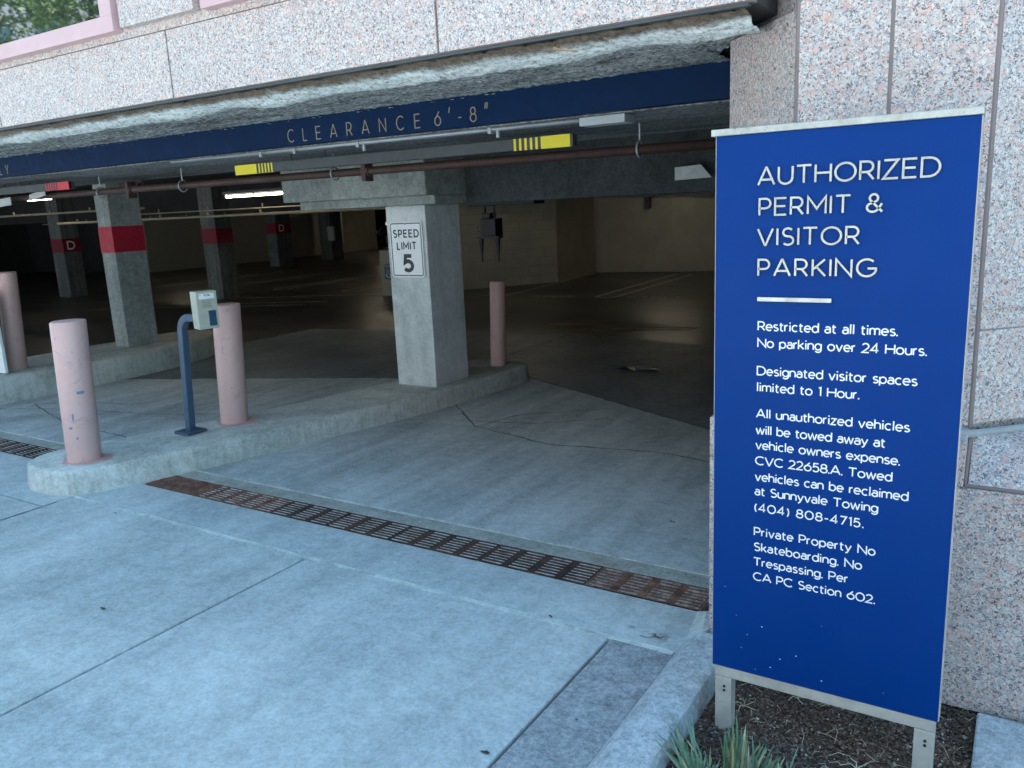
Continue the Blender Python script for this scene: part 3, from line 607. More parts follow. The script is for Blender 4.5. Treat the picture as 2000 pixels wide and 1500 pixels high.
# ------------------------------------------------------------------ bollards, intercom
def bollard(x, y, z0, z1, r, lean, label, ring=True, chipsat=()):
    e_ = empty('bollard', (x, y, z0), label, 'bollard', 'pink steel bollards on the islands')
    n_ = 40; bb = B(); H_ = z1 - z0; prof = [(r, 0), (r, H_ - .012), (r - .004, H_ - .003), (r - .012, H_), (0.0, H_ + .004)]
    vs = []; fs = []
    for rr, hh in prof[:-1]:
        for j in range(n_): a = 2 * math.pi * j / n_; vs.append((x + lean[0] * hh + rr * math.cos(a), y + lean[1] * hh + rr * math.sin(a), z0 - .01 + hh))
    for k in range(3):
        for j in range(n_): fs.append((k * n_ + j, k * n_ + (j + 1) % n_, (k + 1) * n_ + (j + 1) % n_, (k + 1) * n_ + j))
    fs.append(tuple(3 * n_ + j for j in range(n_)))
    o = B().add(vs, fs).make('post', 'bollard', e_); smooth_by_angle(o, 50)
    if ring:
        q = random.Random(int(x * 100)); k = 44; vs = [(x, y, z0 + .0015)]
        for j in range(k): a = 2 * math.pi * j / k; rr = r * (1.48 + .34 * noise.noise((math.cos(a) * 1.5, math.sin(a) * 1.5, x)) + (.28 if math.cos(a) > .3 else 0) + q.uniform(-.03, .03)); vs.append((x + rr * math.cos(a), y + rr * .9 * math.sin(a), z0 + .0015))
        B().add(vs, [(0, 1 + j, 1 + (j + 1) % k) for j in range(k)]).make('paint_ring', 'bollard', e_)
    for ang, hh, ww, h2 in chipsat:
        vs = []; fs = []; q = random.Random(int(hh * 1000))
        for s_ in range(5):
            for t in (0, 1):
                a = R(ang) + (s_ - 2) * ww / 4 / r; z = hh + (t - .5) * h2 * q.uniform(.6, 1.2); vs.append((x + lean[0] * z + (r + .0012) * math.cos(a), y + lean[1] * z + (r + .0012) * math.sin(a), z0 + z))
        for s_ in range(4): fs.append((2 * s_, 2 * s_ + 2, 2 * s_ + 3, 2 * s_ + 1))
        B().add(vs, fs).make('paint_chip', 'chip', e_)
    return e_
bollard(-5.555, 3.055, .17, 1.165, .112, (.095, -.015), 'nearest pink bollard with blue paint chips on the island nose', True, ((-18, .50, .045, .022), (-62, .255, .022, .018), (-80, .88, .008, .008), (-50, .33, .012, .05), (-44, .18, .010, .02), (-28, .78, .006, .010)))
bollard(-5.375, 4.215, .17, 1.135, .108, (.075, -.01), 'pink bollard standing directly behind the intercom box', True, ((-40, .30, .012, .010), (-65, .62, .006, .03)))
bollard(-4.600, 6.945, .17, 1.045, .080, (.045, 0), 'shaded slim bollard beyond the speed limit column', False)
bollard(-9.330, 4.560, .27, 1.335, .100, (.10, 0), 'pink bollard cut by the left edge of the picture', False)
ic = empty('intercom_post', (-5.43, 3.83, .17), 'blue gooseneck post holding a cream call box on the island', 'intercom post')
B().box(-5.50, -5.33, 3.745, 3.915, .172, .194).make('base_plate', 'blue_post', ic, .003)
ln = .085; dn = Vector((1, -.06, 0)).normalized(); P0 = Vector((-5.415, 3.83, .19)); pts = [P0]
bx0 = Vector((P0.x + ln * .72, P0.y, 0)); zt = 1.075; rr = .12
pts.append(Vector((bx0.x, bx0.y, zt - rr)))
for k in range(1, 9): a = R(90 * k / 8); pts.append(Vector((bx0.x, bx0.y, zt - rr)) + dn * (rr * (1 - math.cos(a))) + Vector((0, 0, rr * math.sin(a))))
pts.append(pts[-1] + dn * .13)
o = B().tube(pts, .040, 4, True, True).make('gooseneck', 'blue_post', ic, .006); smooth_by_angle(o, 50)
bc = pts[-1] + dn * .065 + Vector((0, 0, .065)); dn = Vector((.961, -.276, 0)).normalized(); sd = Vector((.276, .961, 0)).normalized()
cb = B().obox(bc, sd, dn, (0, 0, 1), .075, .055, .135).make('call_box', 'box', ic, .004)
B().obox(bc + dn * .057 + sd * .028 - Vector((0, 0, .06)), sd, dn, (0, 0, 1), .026, .006, .055).make('keypad', 'keypad', cb, .003)
fo = bc + dn * .0555
B().obox(fo + Vector((0, 0, .100)) + sd * .0, sd, dn, (0, 0, 1), .055, .0006, .019).make('label_plate', 'sign_white', cb)
text_mesh('label_text', 'TO CALL', .014, fo - sd * .022 + Vector((0, 0, .100)) + dn * .0008, 'black', cb, U=sd, V=(0, 0, 1), W=dn, wd=.15, depth=.0006, width=.052)
B().tube([fo - sd * .046 + Vector((0, 0, .101)) + dn * .001 + (sd * math.cos(a_) * .007 + Vector((0, 0, 1)) * math.sin(a_) * .009) for a_ in (2.6, 2.0, 1.3, .6)], .0012, 5).make('handset_symbol', 'black', cb)
for j in range(5):
    B().obox(fo + Vector((0, 0, .066 - .011 * j)) - sd * (.004 * (j % 2)), sd, dn, (0, 0, 1), .036 - .004 * (j % 3), .0006, .0012).make('label_line', 'bar', cb)

# ------------------------------------------------------------------ columns
def column(x0, x1, y0, y1, z0, z1, label, band=None, letter=None, bev=.008):
    e_ = empty('concrete_column', ((x0 + x1) / 2, (y0 + y1) / 2, z0), label, 'column')
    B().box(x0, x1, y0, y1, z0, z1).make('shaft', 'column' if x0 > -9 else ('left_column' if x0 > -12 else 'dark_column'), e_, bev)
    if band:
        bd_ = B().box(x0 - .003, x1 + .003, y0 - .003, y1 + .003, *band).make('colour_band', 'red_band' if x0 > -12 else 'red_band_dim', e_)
        if letter:
            fx, s_ = letter; h_ = (band[1] - band[0]) * .66
            if s_ == 'front': text_mesh('letter', 'D', h_, (fx, y0 - .004, band[0] + (band[1] - band[0]) * .17), 'sign_white', bd_, wd=.17, depth=.003)
            else: text_mesh('letter', 'D', h_, (x1 + .004, fx, band[0] + (band[1] - band[0]) * .17), 'sign_white', bd_, U=(0, 1, 0), W=(1, 0, 0), wd=.17, depth=.003)
    return e_
column(-5.008, -4.556, 5.835, 6.35, .16, 1.812, 'grey concrete column with the speed limit sign on its street face')
column(-9.64, -9.37, 5.92, 6.34, .26, 2.5, 'tall column with a wide dark red band on the left island', (1.43, 1.74))
column(-15.83, -15.34, 12.14, 12.58, -.012, 2.55, 'red banded column deeper inside, behind the intercom', (1.23, 1.56))
column(-21.02, -20.50, 11.60, 12.05, -.012, 2.55, 'dim column lettered D near the left edge', (1.12, 1.45), (11.70, 'side'))
column(-23.30, -22.80, 20.6, 21.3, -.012, 2.55, 'far column with a red band lettered D at its right face', (1.15, 1.52), (20.75, 'side'))
column(-23.5, -22.9, 23.4, 24.0, -.012, 2.55, 'far plain column with a pale box fixed to it')
column(-30.2, -29.7, 11.0, 11.5, -.012, 2.55, 'dim plain column farthest to the left')
column(-8.9, -8.4, 22.0, 22.5, -.012, 2.55, 'unseen plain column behind the block wall') if False else None
tag(B().box(-22.97, -22.66, 23.30, 23.392, .74, 1.27).make('wall_box', 'plate', None, .005), 'pale upright box fixed to the far plain column', 'utility box')
# speed limit sign
sp = empty('speed_limit_sign', (-4.78, 5.83, 1.45), 'white speed limit 5 sign fixed to the front of the column', 'sign')
X0, X1, Z0, Z1, YS = -4.966, -4.592, 1.178, 1.674, 5.822
def rrect(x0, x1, z0, z1, r, n_=6):
    P = []
    for cx, cz, a0 in ((x1 - r, z1 - r, 0), (x0 + r, z1 - r, 90), (x0 + r, z0 + r, 180), (x1 - r, z0 + r, 270)):
        for i in range(n_ + 1): a = R(a0 + 90 * i / n_); P.append((cx + r * math.cos(a), cz + r * math.sin(a)))
    return P
def plate_y(P, y0, y1): n_ = len(P); return B().add([(x, y0, z) for x, z in P] + [(x, y1, z) for x, z in P], [tuple(range(n_)), tuple(range(n_, 2 * n_))[::-1]] + [(i, (i + 1) % n_, n_ + (i + 1) % n_, n_ + i) for i in range(n_)])
plate_y(rrect(X0, X1, Z0, Z1, .03), YS - .002, YS + .003).make('plate', 'sign_white', sp)
Po = rrect(X0 + .012, X1 - .012, Z0 + .012, Z1 - .012, .022); Pi = rrect(X0 + .021, X1 - .021, Z0 + .021, Z1 - .021, .014); k = len(Po)
B().add([(x, YS - .0028, z) for x, z in Po + Pi], [(i, (i + 1) % k, k + (i + 1) % k, k + i) for i in range(k)]).make('border', 'black', sp)
text_mesh('lettering', 'SPEED', .073, (-4.928, YS - .002, 1.532), 'black', sp, wd=.17, depth=.001, width=.298, sx=.80)
text_mesh('lettering', 'LIMIT', .073, (-4.893, YS - .002, 1.423), 'black', sp, wd=.17, depth=.001, width=.228, sx=.80)
text_mesh('numeral', '5', .165, (-4.838, YS - .002, 1.222), 'black', sp, wd=.21, depth=.001, width=None, sx=.98)
for bz in (1.652, 1.196): o = B().tube([(-4.779, YS - .001, bz), (-4.779, YS - .007, bz)], .008, 10).make('bolt', 'alu', sp)

# ------------------------------------------------------------------ the big blue sign
YP = 2.468
bs = empty('parking_sign', (-.48, YP, 0), 'large blue authorized permit and visitor parking sign standing in mulch', 'sign')
B().box(-.822, -.137, YP, YP + .045, .222, 1.948).make('panel', 'blue_sign', bs, .0015)
B().box(-.836, -.132, YP - .006, YP + .056, 1.948, 1.968).make('top_cap', 'alu', bs, .002)
B().box(-.8245, -.8222, YP + .004, YP + .046, .222, 1.947).make('side_trim', 'alu_dull', bs); B().box(-.1368, -.1340, YP + .004, YP + .046, .222, 1.947).make('side_trim', 'alu_dull', bs)
B().box(-.815, -.143, YP + .004, YP + .048, .182, .2215).make('bottom_rail', 'alu_dull', bs, .002)
for a, b_ in ((-.812, -.757), (-.198, -.143)):
    pst = B().box(a, b_, YP + .000, YP + .050, -.03, .1815).make('post', 'alu_dull', bs, .002)
    for zz in (.150, .135): B().tube([((a + b_) / 2 + .004, YP + .0015, zz), ((a + b_) / 2 + .004, YP - .003, zz)], .0045, 8).make('bolt', 'black', pst)
YT = YP - .0002
for s_, z, x, wd_, h_ in (('AUTHORIZED', 1.7995, -.697, .476, .0535), ('PERMIT &', 1.7130, -.692, .338, .0525), ('VISITOR', 1.6270, -.695, .284, .0525), ('PARKING', 1.5375, -.692, .326, .0525)):
    text_letters(s_, h_, (x, YT, z), 'alu', bs, wd=.108, depth=.007, width=wd_)
B().box(-.691, -.480, YT - .007, YT, 1.4635, 1.4765).make('divider_bar', 'alu', bs, .001)
body = [('Restricted at all times.', 1.374, -.302), ('No parking over 24 Hours.', 1.3225, -.227), ('Designated visitor spaces', 1.2365, -.246), ('limited to 1 Hour.', 1.1855, -.394), ('All unauthorized vehicles', 1.1020, -.258), ('will be towed away at', 1.0495, -.319),
        ('vehicle owners expense.', 1.0010, -.278), ('CVC 22658.A. Towed', .9500, -.296), ('vehicles can be reclaimed', .8975, -.251), ('at Sunnyvale Towing', .8495, -.329), ('(404) 808-4715.', .7950, -.366),
        ('Private Property No', .7135, -.330), ('Skateboarding. No', .6615, -.365), ('Trespassing. Per', .6105, -.402), ('CA PC Section 602.', .5595, -.324)]
for s_, z, xr in body:
    if s_[0] == '(': sx = .95
    text_mesh('text_line', s_, .0294, (-.690, YT, z), 'white_text', bs, wd=.128, depth=.0006, width=xr + .690, sx=1.02)
for x, z in ((-.60, .300), (-.63, .262), (-.55, .325), (-.47, .26), (-.66, .40)):
    B().box(x, x + .004, YP - .0008, YP, z, z + .0025).make('scuff', 'white_text', bs)
q = random.Random(77)
for i in range(7):
    x, z = q.uniform(-.80, -.16), .24 + .30 * q.random() ** 2; B().box(x, x + q.uniform(.0015, .006), YP - .0007, YP, z, z + q.uniform(.001, .004)).make('scuff', 'conduit', bs)

# ------------------------------------------------------------------ building: pier, plinth, facade, soffit, beam
bd = empty('parking_building', (-3, 2.95, 0), 'pink granite office building over the parking garage entrance', 'building')
YF = 2.95; T = .035
def panel(x0, x1, z0, z1, y=YF, m='granite_facade', t=T, name='granite_panel', g=.006, par=bd): return B().box(x0 + g, x1 - g, y, y + t, z0 + g, z1 - g).make(name, m, par, .002)
ZB = 2.408
xs = [-16.26, -14.5, -12.74, -10.98, -9.22, -7.46, -5.70, -3.94, -2.178, -.86]
for a, b_ in zip(xs, xs[1:]): panel(a, b_, ZB, 2.757)
B().box(-16.26, -.86, YF + .012, YF + .045, ZB + .002, 6.4).make('joint_backing', 'sealant', bd)
# second course above: recessed strip, windows with pink frames, raised granite panels between
def window(x0, x1, z0, z1, par=bd):
    fr = .085; f = B(); yo, yi = YF - .055, YF + .05
    f.box(x0, x1, yo, yi, z0, z0 + fr); f.box(x0, x1, yo, yi, z1 - fr, z1)
    f.box(x0, x0 + fr + .02, yo, yi, z0 + fr, z1 - fr); f.box(x1 - fr - .02, x1, yo, yi, z0 + fr, z1 - fr)
    w_ = f.make('window_frame', 'frame', par, .003); B().box(x0 + fr + .02, x1 - fr - .02, YF - .025, YF - .015, z0 + fr, z1 - fr).make('pane', 'glass', w_)
    return w_
B().box(-16.26, -.86, YF + .004, YF + .014, 2.757, 2.800).make('ledge_strip', 'granite_facade', bd)
xw = [(-16.2, -14.86), (-14.10, -12.76), (-12.0, -10.36), (-9.6, -8.26), (-7.5, -6.55), (-6.20, -4.300), (-3.575, -1.675)]
for x0, x1 in xw: window(x0, x1, 2.792, 4.35)
for (a0, a1), (b0, b1) in zip(xw, xw[1:]):
    panel(a1 + .045, b0 - .065, 2.800, 4.35, YF - .045, 'granite_facade', .06, g=.002); panel(a1, b0, 2.792, 4.4, YF + .002, t=.01)
panel(-1.675, -.86, 2.757, 4.4)
for fl in range(1):
    z = 4.40 + fl * 3.2
    for a, b_ in zip(xs, xs[1:]): panel(a, b_, z, z + 2.0)
    if fl < 0:
        for k in range(7): window(-16.0 + 2.2 * k, -14.6 + 2.2 * k, z + 1.52, z + 3.15)
        for k in range(8): panel(-16.26 if k == 0 else -16.8 + 2.2 * k + .2, min(-.86, -16.0 + 2.2 * k), z + 1.5, z + 3.2)
B().box(-16.26, -.86, YF + .05, 4.2, ZB + .004, 6.4).make('core_wall', 'dark_wall', bd)
B().box(-45, 25, 4.2, 24, 2.75, 6.4).make('core_wall', 'dark_wall', bd)
B().box(-45, -16.26, YF, 4.2, 2.41, 6.4).make('core_wall', 'granite_facade', bd)
B().box(.8, 25, YF + .5, 4.2, -.1, 6.4).make('core_wall', 'granite_facade', bd)
# metal drip edge under the facade panels
B().box(-16.2, -.875, YF + .001, YF + .030, ZB - .012, ZB - .0005).make('drip_edge', 'bar', bd, .002)
# soffit with rough coating
def soffit():
    x0, x1, y0, y1 = -13.0, -.90, YF + .030, 4.02; nx, ny = 1100, 96; vs = []; fs = []
    for j in range(ny + 1):
        y = y0 + (y1 - y0) * j / ny
        for i in range(nx + 1):
            x = x0 + (x1 - x0) * i / nx; e_ = min(1, (y - y0) / .12)
            z = 2.396 - .052 * (.8 + .5 * noise.noise((x * 2.5, 5, 5))) * (math.sin(max(0, min(1, (y - y0 - .02) / .20)) * math.pi / 2) if y < y0 + .22 else max(0, 1 - (y - y0 - .22) / .22) ** 1.5) - .008 * min(1, (y - y0) / .3) + .004 * noise.noise((x * 5, y * 9, 1)) + .005 * noise.noise((x * 19, y * 24, 4)) + .006 * noise.noise((x * 50, y * 50, 9))
            xx = x
            if x > x1 - .35: xx = x - max(0, (y - y0 - .22)) * .62 * (x - (x1 - .35)) / .35 + .02 * noise.noise((y * 14, 2, 2))
            vs.append((xx, y, z))
    for j in range(ny):
        for i in range(nx): a = j * (nx + 1) + i; fs.append((a, a + nx + 1, a + nx + 2, a + 1))
    return B().add(vs, fs).make('soffit', 'soffit', bd, smooth=True)
soffit()
B().box(-13, -1.2, 3.02, 4.0, 2.42, 2.45).make('soffit_backing', 'dark_wall', bd)
def flake(x, y, z, s_, m, seed, name='paint_flake', elong=1.0):
    q = random.Random(seed); k = 11; vs = [(x, y, z - s_ * .3)]
    for i in range(k): a = 2 * math.pi * i / k; rr = s_ * q.uniform(.55, 1.1); vs.append((x + rr * elong * math.cos(a), y + rr * .6 * math.sin(a), z - s_ * q.uniform(.0, .45)))
    return B().add(vs, [(0, 1 + i, 1 + (i + 1) % k) for i in range(k)]).make(name, m, bd, smooth=False)
M['flake'] = paint('peeling_coating', (0.46, 0.40, 0.32), 0.9, 0.3, 0.4, scale=30); M['flake_w'] = paint('white_coating', (0.62, 0.64, 0.58), 0.9, 0.25, 0.4, scale=30)
flake(-3.62, 3.33, 2.382, .055, 'flake', 1, elong=1.7); flake(-3.69, 3.36, 2.38, .035, 'flake', 2); flake(-2.62, 3.975, 2.383, .020, 'flake', 6); flake(-3.50, 3.20, 2.38, .022, 'flake_w', 3)
q = random.Random(21)
for i in range(70):
    x = q.uniform(-8.5, -1.4); y = 3.16 + q.gauss(0, .05); flake(x, y, 2.384, q.uniform(.005, .016), 'flake_w', 40 + i, elong=q.uniform(1, 2.4))
for i in range(34):
    x = q.uniform(-8.5, -2.4); flake(x, 3.974, 2.378, q.uniform(.004, .013), 'flake', 140 + i, elong=q.uniform(1, 2.5))
# splintered wood stub and sagging sealant lip at the corner
o = B()
for k in range(5): o.obox((-1.64 + .014 * k, 3.07 + .012 * (k % 2), 2.372 + .003 * k), Vector((.75, .62, -.1)).normalized(), Vector((-.62, .75, 0)).normalized(), (0, 0, 1), .05 - .005 * k, .008, .006)
o.make('wood_stub', 'wood', bd)
# blue fascia beam with lettering
bm_ = B().box(-14.0, -1.105, 3.984, 4.055, 2.222, 2.392).make('fascia_beam', 'blue_beam', bd, .002)
for s_, x, wd_ in (('CLEARANCE', -4.205, 1.105), ("6'-8\"", -2.998, .372), ('ONLY', -8.10, .40)):
    text_letters(s_, .083, (x, 3.9838, 2.2415), 'gold', bm_, wd=.078, depth=.002, width=wd_, sx=.78)
# granite pier (octagonal) on its plinth
pr = empty('granite_pier', (-.5, 3.08, 0), 'faceted pink granite pier at the right of the entrance', 'pier')
def vpanel(p, q_, z0, z1, t=.03, m='granite', g=.006, name='granite_panel', par=pr, off=0.0):
    p, q_ = Vector((*p, 0)), Vector((*q_, 0)); u = (q_ - p).normalized(); nrm = Vector((u.y, -u.x, 0)); c_ = (p + q_) / 2 - nrm * (t / 2 + off); c_.z = (z0 + z1) / 2
    return B().obox(c_, u, nrm, (0, 0, 1), (q_ - p).length / 2 - g, t / 2, (z1 - z0) / 2).make(name, m, par, .002)
PA, PB, PC, PD, PE = (-1.112, 3.500), (-.742, 3.077), (-.443, 3.077), (-.140, 3.077), (.35, 3.567)
vpanel(PA, PB, .9, 2.386, g=.004); vpanel(PB, PC, .9, 6.4); vpanel(PC, PD, .9, 6.4); vpanel(PD, PE, 1.372, 6.4, g=.006)
vpanel(PA, PB, 2.388, 6.4, off=.03, g=0)
vpanel(PD, PE, .985, 1.300, g=.006); vpanel(PD, PE, 1.300, 1.372, off=.018, g=0); vpanel(PD, PE, .90, .985, off=.018, g=0)
for p_ in (PB, PC, PD): o = B().tube([(p_[0], p_[1] + .0065, .9), (p_[0], p_[1] + .0065, 6.4)], .0085, 8).make('sealant_joint', 'sealant', pr)
core = [(-1.085, 3.55), (-.735, 3.112), (-.15, 3.112), (.33, 3.60), (.33, 4.25), (-1.085, 4.25)]
B().prism([(x, y) for x, y in core], 0, 6.4).make('pier_core', 'sealant', pr)
B().box(-1.095, -1.0855, 3.53, 9.5, 0, 2.9).make('lane_wall', 'dark_wall', pr)
pl = empty('granite_plinth', (-.5, 2.95, 0), 'pink granite plinth behind the blue sign', 'plinth')
B().add(*(lambda P: ([(x, y0_, z) for x in () for y0_ in () for z in ()], []))(0)) if False else None
B().box(-1.000, .62, 2.950, 3.045, -.004, .799).make('granite_block', 'granite', pl, .003); B().box(-1.000, -.140, 2.950, 3.10, .8005, .955).make('granite_block', 'granite', pl, .003)
B().box(-1.000, -.9995, 3.0, 3.05, 0, .1).make('granite_block', 'granite', pl) if False else None
B().add([(-.140, 3.01, .0), (-.140, 3.50, .0), (.75, 3.50, 0), (.75, 3.01, 0), (-.140, 3.01, .80), (.75, 3.01, .80), (-.128, 3.085, .93), (.75, 3.60, .93), (-.14, 3.5, .93)], [(0, 3, 5, 4), (4, 5, 7, 6), (6, 7, 8), (0, 4, 6, 8, 1)]).make('backing', 'sealant', pl)
B().add([(-.126, 2.954, .809), (.62, 2.954, .809), (.62, 3.560, .955), (.35, 3.550, .955), (-.126, 3.074, .955)], [(0, 1, 2, 3, 4)]).make('sloped_block', 'granite', pl)
B().tube([(-.134, 2.957, .80), (-.134, 3.07, .95)], .007, 6).make('sealant_joint', 'sealant', pl); B().tube([(-.134, 2.957, .806), (.62, 2.957, .806)], .007, 6).make('sealant_joint', 'sealant', pl)
B().tube([(-.17, 3.045, .955), (-.125, 3.062, .957), (.36, 3.545, .957)], .014, 8).make('mortar_bead', 'mortar', pl)
B().box(-1.000, -.14, 3.05, 3.1, .9, .97).make('mortar_bed', 'mortar', pl)
vs = [(-1.0005, 2.952, 0), (-1.0005, 3.10, 0), (-1.0005, 3.10, .9), (-1.0005, 2.952, .9)]
B().prism([(-1.112, 3.42), (-1.112, 3.52), (-.99, 3.52), (-.72, 3.10), (-.99, 2.99)], 0, .93).make('granite_block', 'granite', pl)
for zz in (.62, .30): B().box(-1.0015, -.142, 2.9485, 2.9495, zz, zz + .006).make('course_joint', 'sealant', pl) if False else None

# ------------------------------------------------------------------ ceiling, services, clearance bars
B().box(-14, -1.10, 4.056, 5.55, 2.215, 2.26).make('entry_ceiling', 'spray')['kind'] = 'structure'
B().box(-14, -1.10, 5.55, 5.60, 2.215, 2.62).make('ceiling_step', 'spray')['kind'] = 'structure'
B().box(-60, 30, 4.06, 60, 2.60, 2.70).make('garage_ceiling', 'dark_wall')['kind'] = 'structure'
gb = empty('drop_beam', (-5, 5.5, 1.88), 'massive stained concrete beam block over the speed limit column', 'beam')
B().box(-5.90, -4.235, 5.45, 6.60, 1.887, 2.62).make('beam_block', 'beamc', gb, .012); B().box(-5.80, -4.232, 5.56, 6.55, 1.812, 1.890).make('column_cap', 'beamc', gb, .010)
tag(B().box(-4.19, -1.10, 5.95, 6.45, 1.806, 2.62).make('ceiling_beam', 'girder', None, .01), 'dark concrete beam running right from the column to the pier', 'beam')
for i, (y, lb) in enumerate(((14.2, 'far ceiling beam above the pale block wall'), (18.6, 'farthest ceiling beam seen above the D columns'))):
    tag(B().box(-45, -4.0, y, y + .5, 1.88 + .03 * i, 2.61).make('ceiling_beam', 'dark_wall'), lb, 'beam')
def bar(x0, x1, y, z0, z1, ends, m, label, cables=()):
    e_ = empty('clearance_bar', ((x0 + x1) / 2, y, z0), label, 'clearance bar', 'hanging clearance bars over the lanes')
    B().box(x0, x1, y, y + .055, z0, z1).make('beam_body', 'bar', e_, .002)
    for a, b_ in ends['solid']: B().box(a, b_, y - .003, y + .02, z0 - .003, z1 + .001).make('reflective_end', m, e_)
    for a, b_ in ends['stripes']: B().box(a, b_, y - .002, y + .01, z0 - .002, z1 + .0005).make('reflective_stripe', m, e_)
    for x, zt_ in cables: B().tube([(x, y + .03, z1), (x, y + .03, zt_)], .0045, 6).make('hanger', 'black', e_)
    return e_
st = [(-2.722 + .038 * k, -2.722 + .038 * k + .016) for k in range(5)]; stl = [(-4.985 + .034 * k, -4.985 + .034 * k + .013) for k in range(5)]
bar(-5.249, -2.318, 4.4, 2.098, 2.165, {'solid': [(-2.532, -2.336), (-5.246, -5.008)], 'stripes': st + stl}, 'yellow', 'yellow ended hanging bar over the entry lane', ((-4.32, 2.25), (-4.66, 2.25), (-2.95, 2.25)))
st = [(-7.905 + .040 * k, -7.905 + .040 * k + .017) for k in range(5)]
bar(-11.2, -7.52, 4.4, 2.103, 2.170, {'solid': [(-7.705, -7.52)], 'stripes': st}, 'red', 'red ended hanging bar over the exit lane at left', ((-8.4, 2.25), (-10.2, 2.25)))
cd = empty('conduit', (-4, 4.1, 2.2), 'pale steel conduit running along the blue beam to a junction box', 'conduit')
o = B().tube([(-5.6, 4.105, 2.213), (-2.1, 4.105, 2.203)], .0135, 12).make('pipe', 'conduit', cd, smooth=True)
for x in (-4.60, -4.27, -3.70, -2.69): B().box(x - .012, x + .012, 4.085, 4.125, 2.180, 2.216).make('clamp', 'conduit', cd, .002)
for x in (-3.655, -2.64): B().tube([(x, 4.10, 2.195), (x, 4.10, 2.155)], .011, 8).make('drop_fitting', 'conduit', cd)
jb = B().box(-2.106, -1.842, 4.075, 4.20, 2.170, 2.214).make('junction_box', 'jbox', cd, .003)
sp_ = empty('sprinkler_pipe', (-4, 4.7, 2.05), 'rusty red sprinkler pipe crossing below the ceiling', 'pipe')
B().tube([(-11, 4.7, 2.078), (-1.10, 4.7, 2.062)], .029, 18).make('pipe', 'pipe', sp_, smooth=True)
for x in (-4.18, -7.05):
    c_ = B(); c_.tube([(x - .035, 4.7, 2.067), (x + .035, 4.7, 2.067)], .042, 18); c_.box(x - .02, x + .02, 4.655, 4.745, 1.995, 2.14); c_.make('coupling', 'pipe', sp_, .006)
for x in (-4.50, -2.03, -7.52, -6.3):
    h_ = B(); h_.tube([(x, 4.7, 2.22), (x, 4.7, 2.118)], .006, 6)
    h_.tube([(x, 4.7 + .047 * math.cos(a), 2.066 + .047 * math.sin(a)) for a in [R(90 + 360 * i / 16) for i in range(17)]], .0065, 6); h_.make('hanger', 'conduit', sp_)
sp3 = empty('branch_pipe', (-7, 5.2, 2.1), 'thin rusty branch pipe slanting under the ceiling at left', 'pipe')
B().tube([(-8.2, 5.35, 2.17), (-7.1, 4.86, 2.15), (-6.9, 4.74, 2.10)], .016, 10).make('pipe', 'pipe', sp3, smooth=True)
# hanging blank plates
def hplate(c_, w_, h_, yaw, roll, label):
    e_ = empty('hanging_plate', c_, label, 'hanging plate', 'blank grey plates hung under the ceiling')
    u = Vector((math.cos(R(yaw)) * math.cos(R(roll)), math.sin(R(yaw)) * math.cos(R(roll)), math.sin(R(roll)))); v_ = Vector((0, 0, 1)); nn = u.cross(v_).normalized(); v_ = nn.cross(u) * -1
    B().obox(c_, u, nn, (0, 0, 1), w_ / 2, .004, h_ / 2).make('plate', 'plate', e_)
    for s_ in (-.35, .35): B().tube([Vector(c_) + u * (w_ * s_) + Vector((0, 0, h_ / 2)), Vector(c_) + u * (w_ * s_) + Vector((0, 0, h_ / 2 + .3))], .003, 5).make('wire', 'black', e_)
plt = empty('hanging_plate', (-2.12, 5.80, 1.94), 'slanted blank grey plate on the dark beam beside the blue sign', 'hanging plate', 'blank grey plates hung under the ceiling')
B().add([(-2.236, 5.80, 1.986), (-2.042, 5.80, 1.996), (-1.985, 5.86, 1.905), (-2.236, 5.80, 1.896), (-2.236, 5.812, 1.986), (-2.042, 5.812, 1.996), (-1.985, 5.872, 1.905), (-2.236, 5.812, 1.896)], [(0, 1, 2, 3), (7, 6, 5, 4), (0, 4, 5, 1), (1, 5, 6, 2), (2, 6, 7, 3), (3, 7, 4, 0)]).make('plate', 'plate', plt)
for x in (-2.2, -2.06): B().tube([(x, 5.81, 1.98), (x, 5.81, 2.61)], .003, 5).make('wire', 'black', plt)
hplate((-9.20, 4.6, 2.035), .50, .078, 0, 3, 'blank plate hanging at the left edge below the red ended bar')
hplate((-8.44, 4.6, 2.085), .30, .060, 0, 8, 'blank plate half hidden behind the red ended bar')

# ------------------------------------------------------------------ garage interior
def wall(p, q_, z0, z1, t, m, label, cat='wall', cm=None, courses=0, name='wall'):
    e_ = empty(name, (p[0], p[1], 0), label, cat); p, q_ = Vector((*p, 0)), Vector((*q_, 0)); u = (q_ - p).normalized(); nrm = Vector((-u.y, u.x, 0)); L = (q_ - p).length; c_ = (p + q_) / 2 + nrm * t / 2; c_.z = (z0 + z1) / 2
    if not courses: B().obox(c_, u, nrm, (0, 0, 1), L / 2, t / 2, (z1 - z0) / 2).make('wall_face', m, e_); return e_
    B().obox(c_ + nrm * .012, u, nrm, (0, 0, 1), L / 2 - .003, t / 2 - .004, (z1 - z0) / 2).make('mortar_core', cm, e_)
    bl = .40; bh = (z1 - z0) / courses; cache = {}
    for r_ in range(courses):
        x = -bl / 2 * (r_ % 2)
        while x < L - .01:
            a, b_ = max(0, x), min(L, x + bl); x += bl
            if b_ - a < .03: continue
            key = round(b_ - a, 3)
            if key not in cache: me = B().box(-(b_ - a) / 2 + .003, (b_ - a) / 2 - .003, -.004, .05, -bh / 2 + .003, bh / 2 - .003).mesh('block'); me.materials.append(M[m]); cache[key] = me
            o = bpy.data.objects.new('block', cache[key]); col.objects.link(o); o.parent = e_
            o.location = p + u * ((a + b_) / 2) + Vector((0, 0, z0 + bh * (r_ + .5))) - Vector(e_.location); o.rotation_euler = (0, 0, math.atan2(u.y, u.x))
    return e_
